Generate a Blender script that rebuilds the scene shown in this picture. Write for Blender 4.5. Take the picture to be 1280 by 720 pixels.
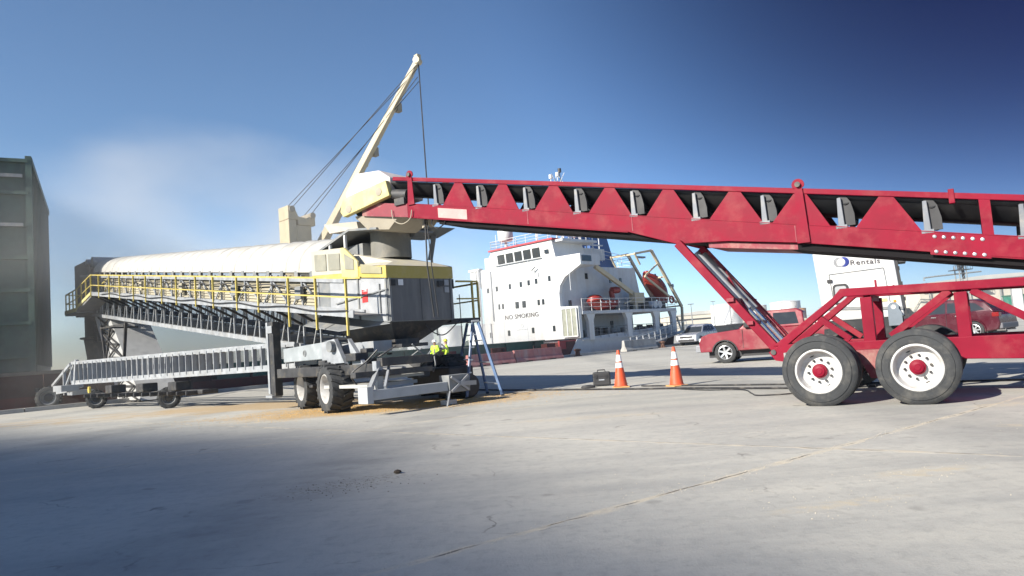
import bpy, bmesh, math, random
from mathutils import Vector, Matrix
random.seed(7)
R=math.radians
for o in list(bpy.data.objects): bpy.data.objects.remove(o)
sc=bpy.context.scene
COL=sc.collection
# ---------------- camera
ROLL=math.atan(.0755); PITCH=math.atan(69.5/900)
cd=bpy.data.cameras.new('camera'); cam=bpy.data.objects.new('camera',cd); COL.objects.link(cam)
cd.sensor_width=36; cd.lens=900/1280*36; cd.clip_end=6000; cd.clip_start=.05
fw=Vector((0,math.cos(PITCH),math.sin(PITCH))); up=Vector((0,-math.sin(PITCH),math.cos(PITCH))); rt=Vector((1,0,0))
r2=math.cos(ROLL)*rt-math.sin(ROLL)*up; u2=math.sin(ROLL)*rt+math.cos(ROLL)*up
M=Matrix((r2,u2,-fw)).transposed().to_4x4(); M.translation=Vector((0,0,1.25))
cam.matrix_world=M; sc.camera=cam
# ---------------- light
SUN_AZ=math.atan2(-.80,-.60)      # compass angle of the sun, x=sin, y=cos
SUN_EL=R(29)
w=bpy.data.worlds.new('World'); sc.world=w; w.use_nodes=True
nt=w.node_tree; bg=nt.nodes['Background']
sky=nt.nodes.new('ShaderNodeTexSky'); sky.sky_type='NISHITA'; sky.sun_disc=False
sky.sun_elevation=SUN_EL; sky.sun_rotation=SUN_AZ; sky.altitude=0; sky.air_density=1.0; sky.dust_density=.2; sky.ozone_density=4.5
gmn=nt.nodes.new('ShaderNodeGamma'); gmn.inputs[1].default_value=1.12
sc1=nt.nodes.new('ShaderNodeVectorMath'); sc1.operation='MULTIPLY'; sc1.inputs[1].default_value=(.39,.455,.54)
nt.links.new(sky.outputs[0],gmn.inputs[0]); nt.links.new(gmn.outputs[0],sc1.inputs[0]); # sky darkened by hand to deep blue high on the right, vignette-like
wtc=nt.nodes.new('ShaderNodeTexCoord'); dot=nt.nodes.new('ShaderNodeVectorMath'); dot.operation='DOT_PRODUCT'; dot.inputs[1].default_value=Vector((.62,.60,.50)).normalized()
nt.links.new(wtc.outputs['Generated'],dot.inputs[0])
dmr=nt.nodes.new('ShaderNodeMapRange'); dmr.interpolation_type='SMOOTHSTEP'; dmr.inputs[1].default_value=.74; dmr.inputs[2].default_value=1.0; nt.links.new(dot.outputs['Value'],dmr.inputs[0])
dmx=nt.nodes.new('ShaderNodeMix'); dmx.data_type='RGBA'; dmx.inputs[6].default_value=(1,1,1,1); dmx.inputs[7].default_value=(.0,.02,.12,1); nt.links.new(dmr.outputs[0],dmx.inputs[0])
dml=nt.nodes.new('ShaderNodeVectorMath'); dml.operation='MULTIPLY'; nt.links.new(sc1.outputs[0],dml.inputs[0]); nt.links.new(dmx.outputs[2],dml.inputs[1])
# brighter veil towards the sun side (left) and along the horizon
def wmul(src,socket,lo,hi,col,smooth=True):
    a=nt.nodes.new('ShaderNodeMapRange'); a.interpolation_type='SMOOTHSTEP'; a.inputs[1].default_value=lo; a.inputs[2].default_value=hi; nt.links.new(socket,a.inputs[0])
    b=nt.nodes.new('ShaderNodeMix'); b.data_type='RGBA'; b.inputs[6].default_value=(1,1,1,1); b.inputs[7].default_value=(*col,1); nt.links.new(a.outputs[0],b.inputs[0])
    c=nt.nodes.new('ShaderNodeVectorMath'); c.operation='MULTIPLY'; nt.links.new(src,c.inputs[0]); nt.links.new(b.outputs[2],c.inputs[1]); return c.outputs[0]
dt2=nt.nodes.new('ShaderNodeVectorMath'); dt2.operation='DOT_PRODUCT'; dt2.inputs[1].default_value=Vector((-.85,.45,.2)).normalized(); nt.links.new(wtc.outputs['Generated'],dt2.inputs[0])
sxyz=nt.nodes.new('ShaderNodeSeparateXYZ'); nt.links.new(wtc.outputs['Generated'],sxyz.inputs[0])
o1=wmul(dml.outputs[0],dt2.outputs['Value'],.1,.85,(2.0,1.6,1.25)); o2=wmul(o1,sxyz.outputs[2],.28,-.02,(1.4,1.42,1.55))
nt.links.new(o2,bg.inputs[0]); bg.inputs[1].default_value=.1
sd=bpy.data.lights.new('sun','SUN'); sd.energy=5; sd.angle=R(.5); sd.color=(1,.94,.84)
so=bpy.data.objects.new('sun',sd); COL.objects.link(so)
ts=Vector((math.sin(SUN_AZ)*math.cos(SUN_EL),math.cos(SUN_AZ)*math.cos(SUN_EL),math.sin(SUN_EL)))
so.rotation_euler=ts.to_track_quat('Z','Y').to_euler()
sc.view_settings.view_transform='Standard'; sc.view_settings.look='None'
sc.view_settings.exposure=.9; sc.view_settings.gamma=1
sc.cycles.max_bounces=6; sc.cycles.volume_bounces=1; sc.cycles.transparent_max_bounces=16
# ---------------- materials
def mat(name,col,rough=.5,metal=0,var=.12,scale=3,bump=0,bscale=40,dirt=None,damt=.3,dscale=1.5,spec=None,streak=False):
    m=bpy.data.materials.new(name); m.use_nodes=True; n=m.node_tree.nodes; l=m.node_tree.links
    b=n['Principled BSDF']; b.inputs['Roughness'].default_value=rough; b.inputs['Metallic'].default_value=metal
    if spec is not None: b.inputs['Specular IOR Level'].default_value=spec
    tc=n.new('ShaderNodeTexCoord')
    src=tc.outputs['Object']
    if streak:
        mp=n.new('ShaderNodeMapping'); mp.inputs['Scale'].default_value=(1,1,.12); l.new(src,mp.inputs[0]); dsrc=mp.outputs[0]
    else: dsrc=src
    nz=n.new('ShaderNodeTexNoise'); nz.inputs['Scale'].default_value=scale; nz.inputs['Detail'].default_value=6; l.new(src,nz.inputs[0])
    mr=n.new('ShaderNodeMapRange'); mr.inputs[1].default_value=.3; mr.inputs[2].default_value=.7; mr.inputs[3].default_value=1-var; mr.inputs[4].default_value=1+var
    l.new(nz.outputs[0],mr.inputs[0])
    mx=n.new('ShaderNodeVectorMath'); mx.operation='SCALE'; mx.inputs[0].default_value=col; l.new(mr.outputs[0],mx.inputs['Scale'])
    out=mx.outputs[0]
    if dirt:
        n2=n.new('ShaderNodeTexNoise'); n2.inputs['Scale'].default_value=dscale; n2.inputs['Detail'].default_value=8; n2.inputs['Roughness'].default_value=.65; l.new(dsrc,n2.inputs[0])
        m2=n.new('ShaderNodeMapRange'); m2.inputs[1].default_value=.5; m2.inputs[2].default_value=.72; m2.inputs[3].default_value=0; m2.inputs[4].default_value=damt; l.new(n2.outputs[0],m2.inputs[0])
        mi=n.new('ShaderNodeMix'); mi.data_type='RGBA'; l.new(m2.outputs[0],mi.inputs[0]); l.new(out,mi.inputs[6]); mi.inputs[7].default_value=(*dirt,1); out=mi.outputs[2]
    l.new(out,b.inputs['Base Color'])
    r3=n.new('ShaderNodeMapRange'); r3.inputs[1].default_value=.3; r3.inputs[2].default_value=.7; r3.inputs[3].default_value=max(0,rough-.1); r3.inputs[4].default_value=min(1,rough+.12); l.new(nz.outputs[0],r3.inputs[0]); l.new(r3.outputs[0],b.inputs['Roughness'])
    if bump:
        n3=n.new('ShaderNodeTexNoise'); n3.inputs['Scale'].default_value=bscale; n3.inputs['Detail'].default_value=4; l.new(src,n3.inputs[0])
        bp=n.new('ShaderNodeBump'); bp.inputs['Strength'].default_value=bump; bp.inputs['Distance'].default_value=.02; l.new(n3.outputs[0],bp.inputs['Height']); l.new(bp.outputs[0],b.inputs['Normal'])
    return m
DUST=(.42,.36,.27)
red=mat('red_paint',(.20,.005,.021),.5,var=.14,dirt=(.26,.06,.06),damt=.6,dscale=2.2,spec=.15,bump=.06,bscale=25)
redd=mat('dusty_red_paint',(.22,.02,.035),.55,var=.15,dirt=DUST,damt=.55,dscale=2.5)
rubber=mat('tyre_rubber',(.036,.038,.040),.85,var=.25,scale=6,dirt=(.16,.15,.13),damt=.5,dscale=3.5,bump=.25,bscale=60)
belt=mat('belt_rubber',(.018,.019,.022),.6,var=.2,dirt=(.12,.11,.09),damt=.3)
idl=mat('idler_steel',(.16,.17,.19),.5,.3,dirt=DUST,damt=.4,dscale=4)
blackm=mat('black_steel',(.02,.02,.022),.5,var=.2,dirt=(.1,.09,.08),damt=.3)
white=mat('white_paint',(.60,.60,.59),.45,var=.04,dirt=(.5,.46,.38),damt=.25,dscale=1.5)
rimw=mat('white_rim',(.52,.515,.50),.4,var=.08,dirt=(.27,.22,.16),damt=.75,dscale=6)
galv=mat('galvanised_steel',(.33,.345,.36),.5,.25,var=.14,scale=5,dirt=(.3,.27,.22),damt=.5,dscale=2.5,streak=True)
galvd=mat('dusty_grey_steel',(.2,.21,.215),.6,.1,var=.2,dirt=(.32,.28,.21),damt=.5,dscale=3)
darkst=mat('dark_greasy_steel',(.05,.05,.052),.55,.2,var=.3,dirt=(.2,.17,.12),damt=.5,dscale=4)
yel=mat('yellow_paint',(.46,.37,.09),.5,var=.1,dirt=(.45,.40,.28),damt=.6,dscale=3)
yeld=mat('dusty_yellow_paint',(.56,.49,.20),.6,var=.08,dirt=(.7,.66,.5),damt=.5,dscale=2)
cover=mat('white_cover_sheet',(.43,.42,.385),.6,var=.08,dirt=(.34,.30,.22),damt=.5,dscale=1.0,bump=.15,bscale=2)
beige=mat('dusty_beige_panel',(.33,.30,.22),.75,var=.15,dirt=(.25,.22,.16),damt=.5,dscale=3)
tan=mat('dust_caked_steel',(.36,.32,.25),.85,var=.12,dirt=(.28,.26,.22),damt=.5,dscale=3)
cream=mat('cream_crane_paint',(.50,.43,.29),.5,var=.07,dirt=(.4,.25,.12),damt=.35,dscale=1,streak=True)
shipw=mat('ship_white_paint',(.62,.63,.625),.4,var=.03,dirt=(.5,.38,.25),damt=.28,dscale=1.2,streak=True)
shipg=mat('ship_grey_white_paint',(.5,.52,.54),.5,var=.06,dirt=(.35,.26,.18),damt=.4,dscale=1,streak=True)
winm=mat('dark_window_glass',(.02,.025,.03),.12,var=.1)
green=mat('green_hatch_paint',(.035,.13,.085),.5,var=.15,dirt=(.16,.14,.1),damt=.5,dscale=.8,streak=True)
greyg=mat('grey_green_hatch_paint',(.055,.095,.075),.6,var=.2,dirt=(.2,.18,.14),damt=.6,dscale=.5,streak=True)
hullr=mat('rust_red_hull_paint',(.10,.022,.02),.6,var=.2,dirt=(.1,.06,.04),damt=.6,dscale=.8,streak=True)
orange=mat('lifeboat_orange',(.24,.018,.012),.45,var=.08,dirt=(.3,.1,.05),damt=.3)
conem=mat('cone_orange',(.62,.085,.03),.5,var=.06,dirt=(.4,.25,.15),damt=.3,dscale=6)
reflw=mat('reflective_white',(.8,.8,.8),.35,var=.05)
bluep=mat('funnel_blue',(.03,.09,.25),.5,var=.1)
bladd=mat('blue_fibreglass',(.09,.15,.27),.45,var=.1,dirt=(.3,.3,.28),damt=.3,dscale=6)
alu=mat('aluminium',(.6,.61,.62),.35,.8,var=.08)
chrome=mat('chrome_rod',(.7,.71,.72),.2,.9,var=.05)
cgrey=mat('barrier_concrete',(.36,.35,.33),.9,var=.15,dirt=(.2,.18,.16),damt=.6,bump=.3,bscale=12,streak=True)
cpink=mat('faded_red_barrier',(.4,.17,.16),.85,var=.15,dirt=(.4,.36,.33),damt=.7,dscale=1.5,streak=True)
hiviz=mat('hi_vis_cloth',(.5,.75,.06),.8,var=.1)
navy=mat('navy_cloth',(.02,.025,.045),.9,var=.2)
greyc=mat('grey_trousers',(.09,.09,.095),.9,var=.2)
skin=mat('skin',(.42,.24,.17),.6,var=.08)
maroon=mat('maroon_car_paint',(.065,.008,.016),.25,var=.04,dirt=(.14,.10,.10),damt=.35,dscale=1)
pickr=mat('sunfaded_red_car_paint',(.22,.022,.035),.35,var=.08,dirt=(.34,.24,.2),damt=.5,dscale=1.2)
silver=mat('silver_car_paint',(.45,.46,.5),.3,.5,var=.04)
plas=mat('dark_plastic',(.03,.03,.032),.6,var=.1)
glassd=mat('tinted_car_glass',(.03,.035,.04),.06,var=.05)
lampc=mat('headlamp_lens',(.7,.7,.68),.15,var=.05)
lampr=mat('tail_lamp_red',(.2,.01,.01),.2,var=.05)
lampo=mat('marker_lamp_orange',(.9,.25,.02),.3,var=.05)
inkd=mat('black_lettering',(.06,.05,.055),.6,var=.05)
inkg=mat('grey_lettering',(.45,.46,.48),.6,var=.05)
inkb=mat('blue_logo',(.05,.08,.4),.5,var=.05)
inkr=mat('red_lettering',(.5,.03,.03),.6,var=.05)
bld=mat('beige_cladding',(.5,.46,.38),.8,var=.08,scale=.3,dirt=(.35,.28,.2),damt=.4,dscale=.2,streak=True)
tankw=mat('tank_white',(.62,.63,.62),.5,var=.06,scale=.3,dirt=(.4,.3,.2),damt=.35,dscale=.15,streak=True)
rustm=mat('rusty_tank',(.3,.16,.08),.8,var=.2,scale=.3)
grain=mat('corn_grain',(.55,.33,.1),.85,var=.25,scale=30)
debm=mat('dark_debris',(.06,.045,.03),.9,var=.3)
palec=mat('pale_dust_crumbs',(.5,.44,.34),.95,var=.2)
cabm=mat('black_cable',(.02,.02,.022),.6,var=.2,dirt=(.2,.18,.15),damt=.5,dscale=5)
leaf=mat('far_foliage',(.06,.075,.035),.9,var=.4,scale=.3)
bark=mat('bark',(.12,.09,.06),.9)
# ---------------- mesh builder
class MB:
    def __init__(s,T=None): s.v=[]; s.f=[]; s.T=T
    def av(s,p): s.v.append(tuple(s.T(p)) if s.T else tuple(p)); return len(s.v)-1
    def face(s,ps): s.f.append([s.av(p) for p in ps]); return s
    def box(s,x0,x1,y0,y1,z0,z1):
        i=[s.av((x,y,z)) for z in (z0,z1) for y in (y0,y1) for x in (x0,x1)]
        for f in ((0,1,3,2),(4,6,7,5),(0,4,5,1),(2,3,7,6),(0,2,6,4),(1,5,7,3)): s.f.append([i[k] for k in f])
        return s
    def hexa(s,b,t):   # bottom 4 pts, top 4 pts
        i=[s.av(p) for p in list(b)+list(t)]
        for f in ((3,2,1,0),(4,5,6,7),(0,1,5,4),(1,2,6,5),(2,3,7,6),(3,0,4,7)): s.f.append([i[k] for k in f])
        return s
    def beam(s,p,q,w,h=None,up=(0,0,1)):
        h=h or w; p=Vector(p);q=Vector(q);d=(q-p).normalized();U=Vector(up)
        if abs(d.dot(U))>.99: U=Vector((0,1,0))
        a=d.cross(U).normalized()*w/2; b=a.cross(d).normalized()*h/2
        return s.hexa([p-a-b,p+a-b,p+a+b,p-a+b],[q-a-b,q+a-b,q+a+b,q-a+b])
    def tube(s,pts,r,n=8,cap=True):
        pts=[Vector(p) for p in pts]; rs=r if isinstance(r,(list,tuple)) else [r]*len(pts)
        rings=[]; prev=None
        for k,p in enumerate(pts):
            d=(pts[min(k+1,len(pts)-1)]-pts[max(k-1,0)]).normalized()
            a=prev-d*prev.dot(d) if prev is not None else d.cross(Vector((0,0,1)) if abs(d.z)<.9 else Vector((1,0,0)))
            if a.length<1e-6: a=d.orthogonal()
            a.normalize(); prev=a; b=d.cross(a)
            rings.append([s.av(p+(a*math.cos(2*math.pi*j/n)+b*math.sin(2*math.pi*j/n))*rs[k]) for j in range(n)])
        for r0,r1 in zip(rings,rings[1:]):
            for j in range(n): s.f.append([r0[j],r0[(j+1)%n],r1[(j+1)%n],r1[j]])
        if cap: s.f.append(rings[0][::-1]); s.f.append(rings[-1])
        return s
    def prism(s,poly,ext):
        e=Vector(ext); a=[s.av(p) for p in poly]; b=[s.av(Vector(p)+e) for p in poly]; n=len(poly)
        s.f.append(a[::-1]); s.f.append(b)
        for j in range(n): s.f.append([a[j],a[(j+1)%n],b[(j+1)%n],b[j]])
        return s
    def lathe(s,prof,c=(0,0,0),ax='Z',n=24,cap=True):
        c=Vector(c); rings=[]
        for r,h in prof:
            ring=[]
            for j in range(n):
                t=2*math.pi*j/n; x,y=r*math.cos(t),r*math.sin(t)
                p={'Z':(x,y,h),'Y':(x,h,y),'X':(h,x,y)}[ax]; ring.append(s.av(c+Vector(p)))
            rings.append(ring)
        for r0,r1 in zip(rings,rings[1:]):
            for j in range(n): s.f.append([r0[j],r0[(j+1)%n],r1[(j+1)%n],r1[j]])
        if cap: s.f.append(rings[0][::-1]); s.f.append(rings[-1])
        return s
    def build(s,name,m,parent=None,smooth=False,bevel=0,label=None,loc=None):
        me=bpy.data.meshes.new(name); me.from_pydata(s.v,[],s.f); me.update()
        bm=bmesh.new(); bm.from_mesh(me); bmesh.ops.recalc_face_normals(bm,faces=bm.faces); bm.to_mesh(me); bm.free()
        if smooth:
            me.polygons.foreach_set('use_smooth',[True]*len(me.polygons)); me.set_sharp_from_angle(angle=R(38))
        me.materials.append(m)
        o=bpy.data.objects.new(name,me); COL.objects.link(o)
        if bevel:
            b=o.modifiers.new('bevel','BEVEL'); b.width=bevel; b.segments=2; b.limit_method='ANGLE'; b.angle_limit=R(40)
        if parent: o.parent=parent
        if label: o['label']=label
        if loc: o.location=loc
        return o
def tag(o,label,cat,group=None,kind=None):
    if label: o['label']=label
    if cat: o['category']=cat
    if group: o['group']=group
    if kind: o['kind']=kind
    return o
def thing(name,loc,rz,label,cat,group=None):
    o=bpy.data.objects.new(name,None); COL.objects.link(o); o.empty_display_size=.2
    o.location=loc; o.rotation_euler=(0,0,rz); return tag(o,label,cat,group)
def kids(o): return [c for c in bpy.data.objects if c.parent==o]
def copy_tree(o,parent=None):
    c=o.copy(); COL.objects.link(c)
    if parent: c.parent=parent
    for ch in kids(o): copy_tree(ch,c)
    return c
def text(name,body,size,m,parent,matrix,label=None,ext=.004,sx=1):
    cu=bpy.data.curves.new(name,'FONT'); cu.body=body; cu.size=size; cu.extrude=ext; cu.align_x='CENTER'; cu.align_y='CENTER'; cu.space_character=1.08
    t=bpy.data.objects.new(name,cu); COL.objects.link(t)
    me=bpy.data.meshes.new_from_object(t.evaluated_get(bpy.context.evaluated_depsgraph_get()))
    COL.objects.unlink(t); bpy.data.objects.remove(t)
    me.materials.clear(); me.materials.append(m)
    me.transform(matrix@Matrix.Diagonal((sx,1,1,1)))
    o=bpy.data.objects.new(name,me); COL.objects.link(o)
    if parent: o.parent=parent
    return o
def frame_mat(x,y,o):   # local x axis, y axis, origin -> matrix
    x=Vector(x).normalized(); y=Vector(y).normalized(); z=x.cross(y)
    m=Matrix((x,y,z)).transposed().to_4x4(); m.translation=Vector(o); return m
# ================= GROUND, WATER (ship frame: s towards the stern, t inboard)
SO=Vector((5.0,55.0,0)); SA=R(45)
def S2W(s,t,z=0): return (SO.x+.70711*(s-t), SO.y+.70711*(s+t), z)
def W2L(root):
    inv=root.matrix_world.inverted(); return lambda p: inv@Vector(p)
QT=-.9   # quay edge in t
def ground_material():
    m=bpy.data.materials.new('concrete_apron'); m.use_nodes=True; n=m.node_tree.nodes; l=m.node_tree.links; b=n['Principled BSDF']
    g=n.new('ShaderNodeNewGeometry'); pos=g.outputs['Position']
    def noise(sc_,det=6,rg=.55,vec=pos):
        q=n.new('ShaderNodeTexNoise'); q.inputs['Scale'].default_value=sc_; q.inputs['Detail'].default_value=det; q.inputs['Roughness'].default_value=rg; l.new(vec,q.inputs[0]); return q.outputs[0]
    def mrange(x,a,b_,c,d):
        q=n.new('ShaderNodeMapRange'); q.inputs[1].default_value=a;q.inputs[2].default_value=b_;q.inputs[3].default_value=c;q.inputs[4].default_value=d; l.new(x,q.inputs[0]); return q.outputs[0]
    def mth(op,a,b_=None):
        q=n.new('ShaderNodeMath'); q.operation=op
        for k,x in enumerate((a,b_)):
            if x is None: continue
            if isinstance(x,(int,float)): q.inputs[k].default_value=x
            else: l.new(x,q.inputs[k])
        return q.outputs[0]
    def mix(f,a,c):
        q=n.new('ShaderNodeMix'); q.data_type='RGBA'; l.new(f,q.inputs[0])
        if isinstance(a,tuple): q.inputs[6].default_value=(*a,1)
        else: l.new(a,q.inputs[6])
        if isinstance(c,tuple): q.inputs[7].default_value=(*c,1)
        else: l.new(c,q.inputs[7])
        return q.outputs[2]
    sep=n.new('ShaderNodeSeparateXYZ'); l.new(pos,sep.inputs[0]); X,Y=sep.outputs[0],sep.outputs[1]
    mp=n.new('ShaderNodeMapping'); mp.inputs['Rotation'].default_value=(0,0,R(-20)); mp.inputs['Scale'].default_value=(.35,1.6,1); l.new(pos,mp.inputs[0])
    big=noise(.16,5); streak=noise(.7,5,.6,mp.outputs[0]); fine=noise(9,8,.7); mid=noise(1.3,6,.6); grit=noise(60,3,.6)
    c=mix(mrange(big,.35,.65,0,1),(.42,.405,.36),(.50,.485,.43))
    c=mix(mrange(streak,.42,.7,0,.5),c,(.35,.35,.335))
    c=mix(mrange(mid,.52,.72,0,.45),c,(.50,.47,.41))
    c=mix(mrange(fine,.5,.7,0,.5),c,(.27,.265,.245)); c=mix(mrange(noise(3.2,7,.7),.5,.68,0,.4),c,(.33,.325,.30))
    c=mix(mrange(grit,.62,.75,0,.5),c,(.17,.165,.15))
    # oil drips and darker worn patches
    spots=noise(2.6,2,.4); c=mix(mth('MULTIPLY',mrange(spots,.68,.74,0,.55),mrange(big,.4,.6,.2,1)),c,(.16,.155,.145))
    patch=noise(.35,7,.75,mp.outputs[0]); c=mix(mrange(patch,.5,.66,0,.45),c,(.30,.295,.275))
    vor=n.new('ShaderNodeTexVoronoi'); vor.feature='DISTANCE_TO_EDGE'; vor.inputs['Scale'].default_value=.33
    wv0=n.new('ShaderNodeVectorMath'); wv0.operation='ADD'; nzc=n.new('ShaderNodeTexNoise'); nzc.inputs['Scale'].default_value=1.5; nzc.inputs['Detail'].default_value=5; l.new(pos,nzc.inputs[0]); l.new(pos,wv0.inputs[0]); l.new(nzc.outputs[1],wv0.inputs[1]); l.new(wv0.outputs[0],vor.inputs[0])
    c=mix(mth('MULTIPLY',mrange(vor.outputs[0],.0015,.006,1,0),mrange(mid,.5,.62,0,.8)),c,(.2,.19,.17))
    # tyre scuffs in long curved streaks
    wv=n.new('ShaderNodeTexWave'); wv.inputs['Scale'].default_value=.045; wv.inputs['Distortion'].default_value=9; wv.inputs['Detail'].default_value=2; wv.inputs['Detail Scale'].default_value=.25; l.new(pos,wv.inputs[0])
    c=mix(mth('MULTIPLY',mrange(wv.outputs[1],.86,.99,0,1),mrange(mid,.35,.6,.1,.5)),c,(.22,.22,.21))
    # slab joints packed with pale dust: two families of lines
    wob=mth('MULTIPLY',mth('SUBTRACT',noise(2.2,4),.5),.09)
    def joint(p0,p1,period,phase_extra=0):
        dx,dy=p1[0]-p0[0],p1[1]-p0[1]; L_=math.hypot(dx,dy); nx,ny=-dy/L_,dx/L_
        d=mth('ADD',mth('ADD',mth('MULTIPLY',X,nx),mth('MULTIPLY',Y,ny)),-(p0[0]*nx+p0[1]*ny))
        d=mth('ADD',d,wob)
        mod=mth('PINGPONG',d,period/2)
        return mod
    j1=joint((-.9,4.25),(3.24,7.32),7.4); j2=joint((1.97,8.01),(4.15,6.11),9.0)
    jm=mth('MINIMUM',j1,j2)
    wn=mrange(noise(1.1,5),.35,.75,.02,.11)
    q=n.new('ShaderNodeMath'); q.operation='DIVIDE'; l.new(jm,q.inputs[0]); l.new(wn,q.inputs[1])
    jf=mrange(q.outputs[0],.5,1,1,0)
    c=mix(mth('MULTIPLY',jf,mrange(noise(5,5),.35,.6,.15,.85)),c,(.56,.50,.39))
    core=mrange(jm,.006,.016,1,0)
    c=mix(mth('MULTIPLY',core,mrange(noise(3,4),.45,.6,0,.9)),c,(.1,.09,.075))
    # spilled corn dust, a pool round the loader wheels and trails
    def blob(cx,cy,rx,ry,rot,lo,hi):
        mp=n.new('ShaderNodeMapping'); mp.vector_type='TEXTURE'; mp.inputs['Location'].default_value=(cx,cy,0); mp.inputs['Rotation'].default_value=(0,0,rot); mp.inputs['Scale'].default_value=(rx,ry,1e3); l.new(pos,mp.inputs[0])
        ln=n.new('ShaderNodeVectorMath'); ln.operation='LENGTH'; l.new(mp.outputs[0],ln.inputs[0])
        return mrange(mth('ADD',ln.outputs['Value'],mth('MULTIPLY',mth('SUBTRACT',noise(.9,6,.65),.5),1.5)),.55,1.05,hi,lo)
    grn=mth('MAXIMUM',blob(-3.0,17.3,4.4,2.2,R(5),0,1),blob(-7.5,21,5.5,2.0,R(-20),0,.8))
    grn=mth('MAXIMUM',grn,mth('MULTIPLY',blob(-11,21,7,2.0,R(-5),0,.6),mrange(mid,.4,.6,0,1)))
    gf=mth('MULTIPLY',grn,mrange(noise(14,5,.7),.3,.55,.55,1))
    c=mix(gf,c,(.45,.31,.15))
    for b_ in ((3.1,5.8,.5,.18,.1),(5.6,7.6,.7,.16,-.2),(2.1,5.0,.6,.12,.2),(6.3,9.4,.8,.25,0),(1.0,11.5,1.5,.25,-.1)):
        c=mix(mth('MULTIPLY',blob(b_[0],b_[1],b_[2],b_[3],b_[4],0,.75),mrange(fine,.42,.6,0,1)),c,(.52,.45,.33))
    c=mix(mth('MULTIPLY',blob(-1.75,7.2,.9,.35,.5,0,.9),mrange(noise(22,4),.52,.62,0,.5)),c,(.17,.15,.1))
    l.new(c,b.inputs['Base Color'])
    l.new(mrange(mid,.3,.7,.72,.95),b.inputs['Roughness']); b.inputs['Specular IOR Level'].default_value=.3
    bp=n.new('ShaderNodeBump'); bp.inputs['Strength'].default_value=.35; bp.inputs['Distance'].default_value=.012
    l.new(mth('ADD',mth('ADD',fine,mth('MULTIPLY',grit,.5)),mth('MULTIPLY',jf,.6)),bp.inputs['Height']); l.new(bp.outputs[0],b.inputs['Normal'])
    return m
gm=ground_material()
g=MB(); BIG=2500; SE=17.5; TF=75
def quad(s0,s1,t0,t1,z=0): g.face([S2W(s0,t0,z),S2W(s1,t0,z),S2W(s1,t1,z),S2W(s0,t1,z)])
quad(-BIG,BIG,-BIG,QT); quad(SE,BIG,QT,TF); quad(-BIG,BIG,TF,BIG)
g.face([S2W(-BIG,QT,0),S2W(SE,QT,0),S2W(SE,QT,-4),S2W(-BIG,QT,-4)])
g.face([S2W(SE,QT,0),S2W(SE,TF,0),S2W(SE,TF,-4),S2W(SE,QT,-4)])
g.face([S2W(-BIG,TF,0),S2W(SE,TF,0),S2W(SE,TF,-4),S2W(-BIG,TF,-4)])
go=g.build('quay_ground',gm); tag(go,'pale grey concrete quay apron with dusty slab joints',None,kind='structure')
wm=bpy.data.materials.new('harbour_water'); wm.use_nodes=True; b=wm.node_tree.nodes['Principled BSDF']; b.inputs['Base Color'].default_value=(.02,.04,.045,1); b.inputs['Roughness'].default_value=.12
wn=wm.node_tree.nodes.new('ShaderNodeTexNoise'); wn.inputs['Scale'].default_value=1.2; wb=wm.node_tree.nodes.new('ShaderNodeBump'); wb.inputs['Strength'].default_value=.4; wm.node_tree.links.new(wn.outputs[0],wb.inputs['Height']); wm.node_tree.links.new(wb.outputs[0],b.inputs['Normal'])
wt=MB(); wt.face([S2W(-400,QT+.01,-2.2),S2W(SE-.01,QT+.01,-2.2),S2W(SE-.01,TF-.01,-2.2),S2W(-400,TF-.01,-2.2)])
tag(wt.build('water',wm),'dark harbour water between quay and ship',None,kind='structure')
# raised kerb along the quay edge
kb=MB()
for s0 in range(-90,16,6): kb.hexa([S2W(s0,QT-.35,0.002),S2W(s0+5.96,QT-.35,0.002),S2W(s0+5.96,QT-.02,0.002),S2W(s0,QT-.02,0.002)],[S2W(s0,QT-.33,.16),S2W(s0+5.96,QT-.33,.16),S2W(s0+5.96,QT-.04,.16),S2W(s0,QT-.04,.16)])
tag(kb.build('kerb',cgrey),'low concrete kerb along the quay edge',None,kind='structure')

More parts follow.
